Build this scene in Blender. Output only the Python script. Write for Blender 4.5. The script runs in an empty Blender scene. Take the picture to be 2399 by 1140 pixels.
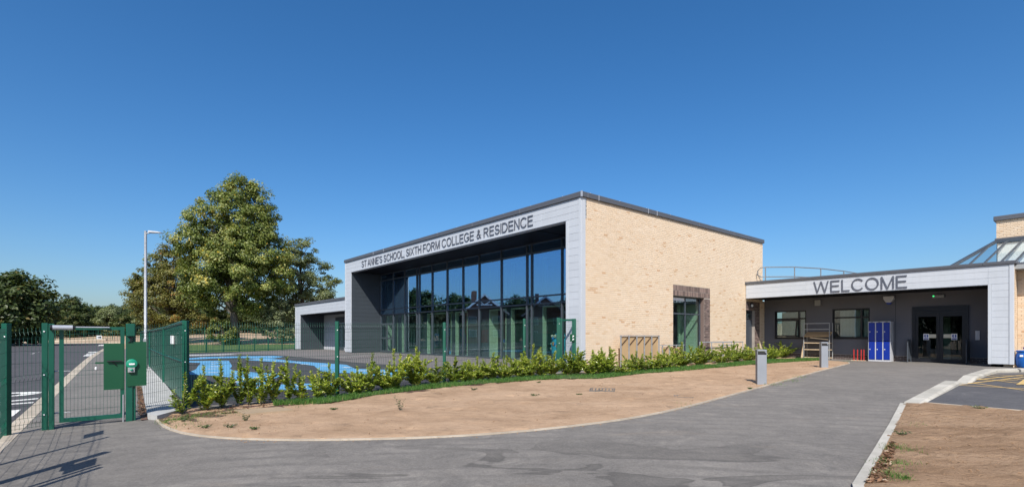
import bpy, bmesh, math, random
import numpy as np
from mathutils import Vector, Matrix
random.seed(7)
RNG = np.random.default_rng(11)
R = math.radians
# ------------------------------------------------------------------ camera, sky, sun, exposure
S = bpy.context.scene
S.render.engine = 'CYCLES'
S.cycles.use_denoising = True
S.cycles.max_bounces = 8
S.cycles.transparent_max_bounces = 24
S.view_settings.view_transform = 'Standard'
S.view_settings.look = 'None'
S.view_settings.gamma = 1.0
S.view_settings.exposure = 0.4
EYE = 1.6
FPX, PCX, HOR = 1195.0, 1199.5, 786.0      # focal length in photo pixels, centre column, horizon row
cd = bpy.data.cameras.new('camera')
cam = bpy.data.objects.new('camera', cd)
S.collection.objects.link(cam)
cam.location = (0, 0, EYE)
cam.rotation_euler = (R(90), 0, 0)
cd.sensor_width = 36.0
cd.lens = 36.0 * FPX / 2399.0
cd.shift_y = (HOR - 570.0) / 2399.0
cd.clip_end = 6000
S.camera = cam
SUN_EL = R(44)
SUN_AZ = math.atan2(0.10, 0.995)            # heading of the light, from +Y towards +X
W = bpy.data.worlds.new('World')
S.world = W
W.use_nodes = True
wn = W.node_tree.nodes
sky = wn.new('ShaderNodeTexSky')
sky.sky_type = 'NISHITA'
sky.sun_disc = False
sky.sun_elevation = SUN_EL
sky.sun_rotation = math.pi + SUN_AZ
sky.altitude = 0
sky.air_density = 1.0
sky.dust_density = 1.6
sky.ozone_density = 6.0
wn['Background'].inputs['Strength'].default_value = 0.112
hs = wn.new('ShaderNodeHueSaturation')
hs.inputs['Saturation'].default_value = 1.23
W.node_tree.links.new(sky.outputs['Color'], hs.inputs['Color'])
W.node_tree.links.new(hs.outputs['Color'], wn['Background'].inputs['Color'])
ld = bpy.data.lights.new('sun', 'SUN')
ld.energy = 4.6
ld.angle = R(0.53)
ld.color = (1.0, 0.955, 0.89)
sun = bpy.data.objects.new('sun', ld)
S.collection.objects.link(sun)
_d = Vector((math.sin(SUN_AZ) * math.cos(SUN_EL), math.cos(SUN_AZ) * math.cos(SUN_EL), -math.sin(SUN_EL)))
sun.rotation_euler = _d.to_track_quat('-Z', 'Y').to_euler()
sun.location = (0, -20, 30)

# ------------------------------------------------------------------ helpers
COL = S.collection
OFF = {}


def softplus(v):
    return math.log1p(math.exp(-abs(v))) + max(v, 0.0)


def gz(x, y):
    """height of the ground: a gentle rise to the building, then level, then a bank far off"""
    t = max(y + 0.25 * x, -6.0)
    z = EYE - 1.15 - 0.036 * softplus((21.2 - t) / 1.2)
    s = y + 0.5 * x - 47.0
    z += 0.055 * min(1.2 * softplus(s / 1.2), 60.0)
    return z


def gpt(px, py, z0=0.0):
    """the point of the ground that photo pixel (px, py) shows"""
    u, v = (px - PCX) / FPX, (py - HOR) / FPX
    d = 10.0
    for _ in range(160):
        d = 0.5 * d + 0.5 * (EYE - gz(u * d, d) - z0) / v
    return (u * d, d)


def tag(o, label=None, cat=None, group=None, kind=None):
    if label: o['label'] = label
    if cat: o['category'] = cat
    if group: o['group'] = group
    if kind: o['kind'] = kind
    return o


def thing(name, label, cat, loc=(0, 0, 0), rz=0.0, group=None):
    o = bpy.data.objects.new(name, None)
    o.empty_display_size = 0.2
    COL.objects.link(o)
    o.location = loc
    o.rotation_euler = (0, 0, rz)
    return tag(o, label, cat, group)


def link(name, me, parent=None, loc=None, rot=None, scale=None):
    o = bpy.data.objects.new(name, me)
    COL.objects.link(o)
    if parent is not None: o.parent = parent
    if loc is not None: o.location = loc
    if rot is not None: o.rotation_euler = rot
    if scale is not None: o.scale = scale
    return o


def copy_tree(o, parent=None):
    c = o.copy()
    COL.objects.link(c)
    c.parent = parent
    for ch in [k for k in o.children]:
        copy_tree(ch, c)
    return c


class MB:
    """collects shapes, builds one mesh object"""
    def __init__(s):
        s.v, s.f, s.t = [], [], []

    def add(s, vs, fs, tone=0.5):
        n = len(s.v)
        s.v += [tuple(p) for p in vs]
        s.f += [tuple(i + n for i in f) for f in fs]
        s.t += [tone] * len(fs)
        return s

    def box(s, x0, x1, y0, y1, z0, z1, tone=0.5, bev=0.0):
        if bev > 0:
            return s.hull_box(x0, x1, y0, y1, z0, z1, bev, tone)
        vs = [(x0, y0, z0), (x1, y0, z0), (x1, y1, z0), (x0, y1, z0), (x0, y0, z1), (x1, y0, z1), (x1, y1, z1), (x0, y1, z1)]
        return s.add(vs, [(3, 2, 1, 0), (4, 5, 6, 7), (0, 1, 5, 4), (1, 2, 6, 5), (2, 3, 7, 6), (3, 0, 4, 7)], tone)

    def hull_box(s, x0, x1, y0, y1, z0, z1, b, tone=0.5):
        bm = bmesh.new()
        bmesh.ops.create_cube(bm, size=1.0)
        for v in bm.verts:
            v.co = Vector(((x0 + x1) / 2 + v.co.x * (x1 - x0), (y0 + y1) / 2 + v.co.y * (y1 - y0), (z0 + z1) / 2 + v.co.z * (z1 - z0)))
        bmesh.ops.bevel(bm, geom=bm.edges[:], offset=b, segments=1, affect='EDGES', profile=0.5)
        bm.verts.index_update()
        s.add([v.co for v in bm.verts], [[v.index for v in f.verts] for f in bm.faces], tone)
        bm.free()
        return s

    def obox(s, p, q, w, h, up=(0, 0, 1), tone=0.5):
        """bar from p to q, w wide, h high"""
        p, q = Vector(p), Vector(q)
        d = (q - p).normalized()
        upv = Vector(up)
        if abs(d.dot(upv)) > 0.99: upv = Vector((0, 1, 0))
        r = d.cross(upv).normalized()
        u2 = r.cross(d).normalized()
        vs = []
        for c in (p, q):
            for a, b in ((-1, -1), (1, -1), (1, 1), (-1, 1)):
                vs.append(c + r * (a * w / 2) + u2 * (b * h / 2))
        return s.add(vs, [(0, 1, 2, 3), (7, 6, 5, 4), (0, 4, 5, 1), (1, 5, 6, 2), (2, 6, 7, 3), (3, 7, 4, 0)], tone)

    def tube(s, pts, rad, n=8, tone=0.5, cap=True):
        pts = [Vector(p) for p in pts]
        if not hasattr(rad, '__len__'): rad = [rad] * len(pts)
        vs, fs = [], []
        for i, p in enumerate(pts):
            a = pts[max(i - 1, 0)]; b = pts[min(i + 1, len(pts) - 1)]
            d = (b - a).normalized()
            up = Vector((0, 0, 1)) if abs(d.z) < 0.9 else Vector((0, 1, 0))
            r = d.cross(up).normalized(); u2 = r.cross(d)
            for k in range(n):
                an = 2 * math.pi * k / n
                vs.append(p + (r * math.cos(an) + u2 * math.sin(an)) * rad[i])
        for i in range(len(pts) - 1):
            for k in range(n):
                k2 = (k + 1) % n
                fs.append((i * n + k, i * n + k2, (i + 1) * n + k2, (i + 1) * n + k))
        if cap:
            fs.append(tuple(range(n - 1, -1, -1)))
            fs.append(tuple(range((len(pts) - 1) * n, len(pts) * n)))
        return s.add(vs, fs, tone)

    def lathe(s, prof, c=(0, 0, 0), n=20, tone=0.5):
        vs, fs = [], []
        for r, z in prof:
            for k in range(n):
                an = 2 * math.pi * k / n
                vs.append((c[0] + r * math.cos(an), c[1] + r * math.sin(an), c[2] + z))
        for i in range(len(prof) - 1):
            for k in range(n):
                k2 = (k + 1) % n
                fs.append((i * n + k, i * n + k2, (i + 1) * n + k2, (i + 1) * n + k))
        fs.append(tuple(range(n - 1, -1, -1)))
        fs.append(tuple(range((len(prof) - 1) * n, len(prof) * n)))
        return s.add(vs, fs, tone)

    def prism(s, poly, axis, a0, a1, tone=0.5):
        """poly of 2D points swept along an axis ('x','y','z') from a0 to a1"""
        def P(p, a):
            return {'x': (a, p[0], p[1]), 'y': (p[0], a, p[1]), 'z': (p[0], p[1], a)}[axis]
        n = len(poly)
        vs = [P(p, a0) for p in poly] + [P(p, a1) for p in poly]
        fs = [tuple(range(n - 1, -1, -1)), tuple(range(n, 2 * n))] + [(i, (i + 1) % n, n + (i + 1) % n, n + i) for i in range(n)]
        return s.add(vs, fs, tone)

    def mesh(s, name, mat, smooth=False, off=(0, 0, 0)):
        me = bpy.data.meshes.new(name)
        vv = [(a - off[0], b - off[1], c - off[2]) for a, b, c in s.v] if off != (0, 0, 0) else s.v
        me.from_pydata(vv, [], s.f)
        me.materials.append(mat)
        at = me.attributes.new('tone', 'FLOAT', 'FACE')
        at.data.foreach_set('value', s.t)
        bm = bmesh.new(); bm.from_mesh(me)
        bmesh.ops.recalc_face_normals(bm, faces=bm.faces[:])
        bm.to_mesh(me); bm.free()
        if smooth:
            me.polygons.foreach_set('use_smooth', [True] * len(me.polygons))
            me.set_sharp_from_angle(angle=R(40))
        me.update()
        return me

    def build(s, name, mat, parent=None, smooth=False, kind=None, label=None):
        off = OFF.get(parent.name, (0, 0, 0)) if parent is not None else (0, 0, 0)
        if parent is not None and parent.parent is not None:
            off = OFF.get(parent.parent.name, (0, 0, 0))
        o = link(name, s.mesh(name, mat, smooth, off), parent)
        return tag(o, label=label, kind=kind)


def np_mesh(name, verts, faces, mat, tone=None, smooth=False):
    """quads or tris given as arrays"""
    me = bpy.data.meshes.new(name)
    nv, nf, k = len(verts), len(faces), faces.shape[1]
    me.vertices.add(nv); me.vertices.foreach_set('co', np.ascontiguousarray(verts, dtype=np.float32).ravel())
    me.loops.add(nf * k); me.loops.foreach_set('vertex_index', np.ascontiguousarray(faces, dtype=np.int32).ravel())
    me.polygons.add(nf)
    me.polygons.foreach_set('loop_start', np.arange(0, nf * k, k, dtype=np.int32))
    me.materials.append(mat)
    me.update(calc_edges=True)
    if tone is not None:
        at = me.attributes.new('tone', 'FLOAT', 'FACE')
        at.data.foreach_set('value', np.ascontiguousarray(tone, dtype=np.float32))
    if smooth: me.polygons.foreach_set('use_smooth', [True] * nf)
    else: me.shade_flat()
    return me


def sheet(name, poly, z, mat, kind='structure', parent=None, extra=(), jitter=0.0, step=None):
    """a flat piece of ground with outline poly (world x, y), laid z above the ground"""
    bm = bmesh.new()
    bm.faces.new([bm.verts.new((p[0], p[1], 0)) for p in poly])
    ts = [p[1] + 0.25 * p[0] for p in poly]
    if max(ts) > -6 and min(ts) < 26:
        for t in np.arange(max(math.ceil(min(ts)), -6), min(max(ts), 26.01), 1.0):
            g = bm.verts[:] + bm.edges[:] + bm.faces[:]
            bmesh.ops.bisect_plane(bm, geom=g, plane_co=(0, float(t), 0), plane_no=(0.25, 1, 0))
    ss = [p[1] + 0.5 * p[0] for p in poly]
    if max(ss) > 42:
        for t in np.arange(42, min(max(ss), 130), 2.5):
            g = bm.verts[:] + bm.edges[:] + bm.faces[:]
            bmesh.ops.bisect_plane(bm, geom=g, plane_co=(0, float(t), 0), plane_no=(0.5, 1, 0))
    if step:
        xs = [p[0] for p in poly]; ys = [p[1] for p in poly]
        for a in np.arange(min(xs) + step / 2, max(xs), step):
            bmesh.ops.bisect_plane(bm, geom=bm.verts[:] + bm.edges[:] + bm.faces[:], plane_co=(float(a), 0, 0), plane_no=(1, 0, 0))
        for a in np.arange(min(ys) + step / 2, max(ys), step):
            bmesh.ops.bisect_plane(bm, geom=bm.verts[:] + bm.edges[:] + bm.faces[:], plane_co=(0, float(a), 0), plane_no=(0, 1, 0))
    for v in bm.verts:
        b = jitter * (random.random() if not v.is_boundary else 0.0)
        v.co.z = gz(v.co.x, v.co.y) + z + b
    bmesh.ops.triangulate(bm, faces=[f for f in bm.faces if len(f.verts) > 4])
    me = bpy.data.meshes.new(name)
    bm.normal_update()
    for f in bm.faces:
        if f.normal.z < 0: f.normal_flip()
    bm.to_mesh(me); bm.free()
    me.materials.append(mat)
    if step: me.polygons.foreach_set('use_smooth', [True] * len(me.polygons))
    o = link(name, me, parent)
    if kind: o['kind'] = kind
    return o


def ppoly(pts, z0=0.0):
    return [gpt(a, b, z0) for a, b in pts]


def along(pts, step):
    """points every step metres along a polyline, with headings"""
    out = []
    for (x0, y0), (x1, y1) in zip(pts[:-1], pts[1:]):
        L = math.hypot(x1 - x0, y1 - y0)
        n = max(1, int(round(L / step)))
        for i in range(n):
            out.append(((x0 + (x1 - x0) * i / n, y0 + (y1 - y0) * i / n), (x0 + (x1 - x0) * (i + 1) / n, y0 + (y1 - y0) * (i + 1) / n)))
    return out


def smooth_poly(pts, n=4):
    """Catmull-Rom through the points"""
    out = []
    P = [pts[0]] + list(pts) + [pts[-1]]
    for i in range(1, len(P) - 2):
        p0, p1, p2, p3 = P[i - 1], P[i], P[i + 1], P[i + 2]
        for k in range(n):
            t = k / n
            out.append(tuple(0.5 * ((2 * p1[j]) + (-p0[j] + p2[j]) * t + (2 * p0[j] - 5 * p1[j] + 4 * p2[j] - p3[j]) * t * t + (-p0[j] + 3 * p1[j] - 3 * p2[j] + p3[j]) * t ** 3) for j in (0, 1)))
    out.append(tuple(pts[-1]))
    return out


# ------------------------------------------------------------------ materials
class NT:
    def __init__(s, name):
        s.m = bpy.data.materials.new(name)
        s.m.use_nodes = True
        s.n = s.m.node_tree.nodes
        s.l = s.m.node_tree.links
        s.p = s.n['Principled BSDF']
        s.out = s.n['Material Output']

    def node(s, typ, **kw):
        n = s.n.new('ShaderNode' + typ)
        for k, v in kw.items():
            if k.startswith('i_'):
                n.inputs[k[2:].replace('_', ' ')].default_value = v
            else:
                setattr(n, k, v)
        return n

    def lk(s, a, b):
        s.l.new(a, b)

    def coord(s, which='Object', scale=(1, 1, 1), rot=(0, 0, 0)):
        c = s.node('TexCoord'); m = s.node('Mapping')
        m.inputs['Scale'].default_value = scale
        m.inputs['Rotation'].default_value = rot
        s.lk(c.outputs[which], m.inputs['Vector'])
        return m.outputs['Vector']

    def noise(s, vec, scale, detail=4, rough=0.55, dist=0.0):
        n = s.node('TexNoise')
        n.inputs['Scale'].default_value = scale
        n.inputs['Detail'].default_value = detail
        n.inputs['Roughness'].default_value = rough
        n.inputs['Distortion'].default_value = dist
        s.lk(vec, n.inputs['Vector'])
        return n.outputs['Fac']

    def ramp(s, fac, stops):
        r = s.node('ValToRGB')
        e = r.color_ramp.elements
        while len(e) > 1: e.remove(e[-1])
        for i, (p, c) in enumerate(stops):
            x = e[0] if i == 0 else e.new(p)
            x.position = p
            x.color = (*c, 1) if len(c) == 3 else c
        s.lk(fac, r.inputs['Fac'])
        return r.outputs['Color']

    def mix(s, fac, a, b, mode='MIX'):
        m = s.node('MixRGB', blend_type=mode)
        for inp, v in (('Fac', fac), ('Color1', a), ('Color2', b)):
            if isinstance(v, (int, float)): m.inputs[inp].default_value = v
            elif isinstance(v, tuple): m.inputs[inp].default_value = (*v, 1) if len(v) == 3 else v
            else: s.lk(v, m.inputs[inp])
        return m.outputs['Color']

    def math(s, op, a, b=0.0, clamp=False):
        m = s.node('Math', operation=op, use_clamp=clamp)
        for i, v in enumerate((a, b)):
            if isinstance(v, (int, float)): m.inputs[i].default_value = v
            else: s.lk(v, m.inputs[i])
        return m.outputs[0]

    def bump(s, h, strength=0.3, dist=0.01):
        b = s.node('Bump')
        b.inputs['Strength'].default_value = strength
        b.inputs['Distance'].default_value = dist
        s.lk(h, b.inputs['Height'])
        s.lk(b.outputs['Normal'], s.p.inputs['Normal'])

    def attr(s, name='tone'):
        a = s.node('Attribute'); a.attribute_name = name
        return a.outputs['Fac']

    def base(s, c):
        if isinstance(c, tuple): s.p.inputs['Base Color'].default_value = (*c, 1)
        else: s.lk(c, s.p.inputs['Base Color'])


def plain(name, col, rough=0.5, metal=0.0, var=0.08, scale=6.0, bump=0.0, spec=0.5):
    """a painted or moulded surface with slight unevenness"""
    t = NT(name)
    v = t.coord('Object')
    n = t.noise(v, scale, 5, 0.6)
    lo = tuple(max(c * (1 - var), 0) for c in col); hi = tuple(min(c * (1 + var), 1) for c in col)
    t.base(t.ramp(n, [(0.3, lo), (0.7, hi)]))
    t.p.inputs['Metallic'].default_value = metal
    t.p.inputs['Specular IOR Level'].default_value = spec
    r = t.math('MULTIPLY_ADD', n, 0.2)
    t.n[-1].inputs[2].default_value = max(rough - 0.1, 0.02)
    t.lk(r, t.p.inputs['Roughness'])
    if bump: t.bump(t.noise(v, scale * 12, 3), bump, 0.004)
    return t.m


M = {}


def asphalt(name, c0, c1, dust, stain=False, fine=190.0):
    t = NT(name)
    v = t.coord('Object')
    big = t.noise(v, 0.55, 6, 0.62, 0.8)
    vs = t.coord('Object', (0.85, 1.05, 1), (0, 0, 0.5))
    sw = t.noise(vs, 1.7, 8, 0.72, 1.8)
    blot = t.noise(v, 6.5, 6, 0.75, 0.6)
    gr = t.noise(v, fine, 2, 0.7)
    mid = t.noise(v, 26.0, 4, 0.7)
    c = t.ramp(t.math('ADD', t.math('MULTIPLY', big, 0.5), t.math('MULTIPLY', sw, 0.5)), [(0.36, c0), (0.66, c1)])
    c = t.mix(t.math('MULTIPLY', t.math('SUBTRACT', sw, 0.56, True), 3.2, True), c, dust)
    c = t.mix(0.75, c, t.ramp(gr, [(0.25, (0.55,) * 3), (0.75, (1.45,) * 3)]), 'MULTIPLY')
    c = t.mix(0.6, c, t.ramp(mid, [(0.3, (0.78,) * 3), (0.7, (1.22,) * 3)]), 'MULTIPLY')
    c = t.mix(0.6, c, t.ramp(blot, [(0.3, (0.84, 0.84, 0.86)), (0.7, (1.14, 1.13, 1.10))]), 'MULTIPLY')
    if stain:
        # dried puddle outlines and oil patches near the camera
        w = t.noise(t.coord('Object', (0.8, 1.9, 1), (0, 0, -0.3)), 0.62, 3, 0.45, 0.9)
        m = t.ramp(w, [(0.535, (0, 0, 0)), (0.55, (1, 1, 1)), (0.575, (0.62,) * 3), (0.72, (0.3,) * 3)])
        sep = t.node('SeparateXYZ')
        tc = t.node('TexCoord')
        t.lk(tc.outputs['Object'], sep.inputs[0])
        near = t.math('MULTIPLY', t.math('SUBTRACT', 8.2, sep.outputs['Y']), 0.6, True)
        right = t.math('MULTIPLY', t.math('SUBTRACT', 4.5, sep.outputs['X']), 0.7, True)
        left = t.math('MULTIPLY', t.math('ADD', 3.2, sep.outputs['X']), 0.9, True)
        k = t.math('MULTIPLY', t.math('MULTIPLY', near, right), t.math('MULTIPLY', left, m))
        c = t.mix(t.math('MULTIPLY', k, 0.75), c, (0.080, 0.074, 0.067))
        # swept tyre scuffs
        wv = t.node('TexWave', wave_type='RINGS', rings_direction='Z')
        wv.inputs['Scale'].default_value = 0.55; wv.inputs['Distortion'].default_value = 5.0; wv.inputs['Detail'].default_value = 4.0; wv.inputs['Detail Scale'].default_value = 0.6
        t.lk(t.coord('Object', (1, 1.5, 1), (0, 0, 0.3)), wv.inputs['Vector'])
        tm = t.math('MULTIPLY', t.math('SUBTRACT', wv.outputs['Fac'], 0.62, True), 2.4, True)
        tm = t.math('MULTIPLY', tm, t.math('MULTIPLY', t.math('SUBTRACT', big, 0.40, True), 4.0, True))
        c = t.mix(t.math('MULTIPLY', tm, 0.42), c, (0.075, 0.070, 0.066))
        # pale dusty scuffs
        sc = t.noise(t.coord('Object', (0.5, 1.6, 1), (0, 0, 0.5)), 1.1, 7, 0.7, 0.6)
        c = t.mix(t.math('MULTIPLY', t.math('SUBTRACT', sc, 0.60, True), 2.6, True), c, (0.30, 0.235, 0.175))
    agg = t.noise(v, 55.0, 3, 0.8)
    c = t.mix(0.8, c, t.ramp(agg, [(0.3, (0.72,) * 3), (0.5, (1, 1, 1)), (0.72, (1.28,) * 3)]), 'MULTIPLY')
    t.base(c)
    t.p.inputs['Roughness'].default_value = 0.9
    t.p.inputs['Specular IOR Level'].default_value = 0.25
    t.bump(gr, 0.55, 0.006)
    return t.m


M['path'] = asphalt('path_asphalt', (0.135, 0.125, 0.113), (0.228, 0.209, 0.185), (0.270, 0.242, 0.206), True)
M['road'] = asphalt('road_asphalt', (0.062, 0.060, 0.064), (0.088, 0.085, 0.088), (0.115, 0.110, 0.110))
M['footway'] = asphalt('footway_asphalt', (0.140, 0.130, 0.120), (0.195, 0.182, 0.167), (0.235, 0.215, 0.19))
M['play'] = asphalt('playground_surface', (0.050, 0.050, 0.054), (0.070, 0.069, 0.073), (0.10, 0.10, 0.10))
M['yard'] = asphalt('yard_asphalt', (0.130, 0.118, 0.115), (0.19, 0.172, 0.166), (0.22, 0.20, 0.19))
M['bay'] = asphalt('bay_asphalt', (0.075, 0.074, 0.078), (0.11, 0.108, 0.11), (0.16, 0.15, 0.145))


def paint(name, col, wear=0.5, under=(0.09, 0.088, 0.088)):
    t = NT(name)
    v = t.coord('Object')
    n = t.noise(v, 7.0, 6, 0.72)
    c = t.mix(t.math('MULTIPLY', t.math('SUBTRACT', n, 1.0 - wear, True), 4.0, True), col, under)
    c = t.mix(0.5, c, t.ramp(t.noise(v, 150, 2), [(0.3, (0.72,) * 3), (0.7, (1.15,) * 3)]), 'MULTIPLY')
    t.base(c)
    t.p.inputs['Roughness'].default_value = 0.75
    return t.m


M['white_paint'] = paint('white_road_paint', (0.72, 0.71, 0.66), 0.36)
M['yellow_paint'] = paint('yellow_road_paint', (0.56, 0.38, 0.14), 0.42)
M['blue_paint'] = paint('blue_playground_paint', (0.105, 0.315, 0.52), 0.32, (0.075, 0.22, 0.37))

t = NT('dry_soil')
v = t.coord('Object')
vs = t.coord('Object', (0.75, 1.35, 1), (0, 0, -0.25))
big = t.noise(vs, 0.8, 6, 0.65, 0.6); mid = t.noise(vs, 5.5, 6, 0.7, 0.3); fin = t.noise(v, 85, 4, 0.75); grit = t.noise(v, 260, 2, 0.6)
c = t.ramp(big, [(0.28, (0.300, 0.198, 0.122)), (0.5, (0.405, 0.275, 0.176)), (0.75, (0.470, 0.330, 0.220))])
c = t.mix(0.8, c, t.ramp(mid, [(0.28, (0.72, 0.70, 0.68)), (0.5, (1, 1, 1)), (0.72, (1.12, 1.12, 1.12))]), 'MULTIPLY')
c = t.mix(0.65, c, t.ramp(fin, [(0.32, (0.62, 0.58, 0.55)), (0.5, (1, 1, 1)), (0.7, (1.18,) * 3)]), 'MULTIPLY')
sp = t.noise(t.coord('Object', (0.7, 1.5, 1)), 17, 3, 0.6)
c = t.mix(t.math('MULTIPLY', t.math('SUBTRACT', sp, 0.63, True), 8.0, True), c, (0.13, 0.085, 0.055))
t.base(c)
t.p.inputs['Roughness'].default_value = 0.95
t.p.inputs['Specular IOR Level'].default_value = 0.1
t.bump(t.math('ADD', t.math('MULTIPLY', fin, 0.5), mid), 0.8, 0.03)
M['soil'] = t.m
t = NT('brown_soil')
v = t.coord('Object')
vs = t.coord('Object', (0.45, 1.6, 1), (0, 0, -0.1))
big = t.noise(vs, 1.1, 7, 0.7, 0.8); mid = t.noise(vs, 7.5, 6, 0.72, 0.4); fin = t.noise(v, 70, 4, 0.75)
c = t.ramp(big, [(0.3, (0.225, 0.140, 0.082)), (0.52, (0.345, 0.228, 0.140)), (0.75, (0.410, 0.280, 0.178))])
c = t.mix(0.9, c, t.ramp(mid, [(0.3, (0.62, 0.60, 0.58)), (0.5, (1, 1, 1)), (0.72, (1.12, 1.12, 1.12))]), 'MULTIPLY')
c = t.mix(0.7, c, t.ramp(fin, [(0.32, (0.55, 0.52, 0.5)), (0.5, (1, 1, 1)), (0.7, (1.2,) * 3)]), 'MULTIPLY')
sp = t.noise(t.coord('Object', (0.6, 1.5, 1)), 13, 4, 0.65)
c = t.mix(t.math('MULTIPLY', t.math('SUBTRACT', sp, 0.60, True), 8.0, True), c, (0.085, 0.052, 0.034))
t.base(c)
t.p.inputs['Roughness'].default_value = 0.95
t.p.inputs['Specular IOR Level'].default_value = 0.1
t.bump(t.math('ADD', t.math('MULTIPLY', fin, 0.5), mid), 0.9, 0.04)
M['soil2'] = t.m

t = NT('far_ground')
v = t.coord('Object')
a = t.noise(v, 0.12, 6, 0.65); b = t.noise(v, 2.2, 6, 0.7)
c = t.ramp(a, [(0.35, (0.36, 0.25, 0.155)), (0.6, (0.43, 0.31, 0.20))])
c = t.mix(0.7, c, t.ramp(b, [(0.3, (0.65,) * 3), (0.7, (1.2,) * 3)]), 'MULTIPLY')
t.base(c); t.p.inputs['Roughness'].default_value = 0.95
t.bump(b, 0.8, 0.1)
M['field'] = t.m

t = NT('mown_grass')
v = t.coord('Object')
a = t.noise(v, 0.8, 5, 0.65); b = t.noise(v, 45, 4, 0.7)
c = t.ramp(a, [(0.3, (0.045, 0.10, 0.022)), (0.7, (0.11, 0.17, 0.04))])
c = t.mix(0.8, c, t.ramp(b, [(0.3, (0.5,) * 3), (0.7, (1.35,) * 3)]), 'MULTIPLY')
t.base(c); t.p.inputs['Roughness'].default_value = 0.9
t.bump(b, 1.0, 0.05)
M['turf'] = t.m

t = NT('bark_mulch')
v = t.coord('Object')
a = t.node('TexVoronoi'); a.inputs['Scale'].default_value = 28
t.lk(v, a.inputs['Vector'])
c = t.mix(t.noise(v, 2.0, 4), (0.10, 0.058, 0.036), (0.21, 0.13, 0.085))
c = t.mix(0.7, c, a.outputs['Color'], 'MULTIPLY')
c = t.mix(0.25, c, (0.22, 0.13, 0.085))
t.base(c); t.p.inputs['Roughness'].default_value = 0.9
t.bump(a.outputs['Distance'], 1.0, 0.03)
M['mulch'] = t.m
M['rail_grey'] = plain('weathered_rail', (0.17, 0.18, 0.19), 0.5, 0.2, 0.1, 9.0)


def concrete(name, c0, c1):
    t = NT(name)
    v = t.coord('Object')
    a = t.noise(v, 2.2, 6, 0.68); b = t.noise(v, 60, 4, 0.7)
    c = t.ramp(a, [(0.3, c0), (0.68, c1)])
    c = t.mix(0.5, c, t.ramp(b, [(0.3, (0.78,) * 3), (0.7, (1.1,) * 3)]), 'MULTIPLY')
    d = t.noise(t.coord('Object', (1, 1, 0.3)), 6, 5, 0.7)
    c = t.mix(t.math('MULTIPLY', t.math('SUBTRACT', d, 0.58, True), 2.5, True), c, (0.20, 0.17, 0.13))
    oi = t.node('ObjectInfo')
    c = t.mix(1.0, c, t.ramp(oi.outputs['Random'], [(0.0, (0.86,) * 3), (1.0, (1.08,) * 3)]), 'MULTIPLY')
    t.base(c)
    t.p.inputs['Roughness'].default_value = 0.88
    t.bump(b, 0.4, 0.004)
    return t.m


M['kerb'] = concrete('kerb_concrete', (0.36, 0.335, 0.28), (0.50, 0.47, 0.405))
M['edging'] = concrete('edging_concrete', (0.36, 0.30, 0.225), (0.50, 0.43, 0.34))
M['slab'] = concrete('slab_concrete', (0.36, 0.36, 0.35), (0.48, 0.48, 0.465))
M['buff_slab'] = concrete('buff_slab_concrete', (0.30, 0.22, 0.14), (0.38, 0.28, 0.18))


def brick_mat(name, stops, mortar=False):
    t = NT(name)
    v = t.coord('Object')
    c = t.ramp(t.attr(), stops)
    # broad pale bloom and slightly warmer zones, plus grain
    z = t.noise(v, 0.33, 4, 0.6, 0.4)
    c = t.mix(0.9, c, t.ramp(z, [(0.3, (0.95, 0.935, 0.915)), (0.55, (1, 1, 1)), (0.75, (1.03, 1.035, 1.05))]), 'MULTIPLY')
    c = t.mix(0.6, c, t.ramp(t.noise(v, 38, 4, 0.7), [(0.3, (0.82,) * 3), (0.7, (1.12,) * 3)]), 'MULTIPLY')
    t.base(c)
    t.p.inputs['Roughness'].default_value = 0.92
    t.p.inputs['Specular IOR Level'].default_value = 0.2
    t.bump(t.noise(v, 70, 4, 0.7), 0.5, 0.004)
    return t.m


M['brick'] = brick_mat('cream_brick', [(0.0, (0.46, 0.26, 0.145)), (0.07, (0.56, 0.37, 0.225)), (0.25, (0.635, 0.48, 0.325)), (0.6, (0.68, 0.54, 0.39)), (1.0, (0.715, 0.595, 0.46))])
M['dark_brick'] = brick_mat('dark_brick', [(0.0, (0.085, 0.062, 0.058)), (0.5, (0.165, 0.120, 0.104)), (1.0, (0.250, 0.180, 0.155))])
M['mortar'] = plain('mortar', (0.56, 0.47, 0.36), 0.95, var=0.12, scale=3, spec=0.1)
M['pale_mortar'] = plain('pale_mortar', (0.33, 0.29, 0.25), 0.95, var=0.12, scale=3, spec=0.1)


def cladding(name, col, rough, metal=0.0, spec=0.4):
    t = NT(name)
    v = t.coord('Object')
    n = t.noise(v, 0.9, 5, 0.6)
    st = t.noise(t.coord('Object', (6, 6, 0.35)), 2.2, 5, 0.65)
    c = t.mix(1.0, col, t.ramp(n, [(0.3, (0.955,) * 3), (0.7, (1.03,) * 3)]), 'MULTIPLY')
    c = t.mix(0.5, c, t.ramp(st, [(0.35, (0.94, 0.935, 0.92)), (0.6, (1, 1, 1))]), 'MULTIPLY')
    oi = t.node('ObjectInfo')
    c = t.mix(1.0, c, t.ramp(oi.outputs['Random'], [(0.0, (0.965,) * 3), (1.0, (1.02,) * 3)]), 'MULTIPLY')
    t.base(c)
    t.p.inputs['Roughness'].default_value = rough
    t.p.inputs['Metallic'].default_value = metal
    t.p.inputs['Specular IOR Level'].default_value = spec
    return t.m


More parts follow.
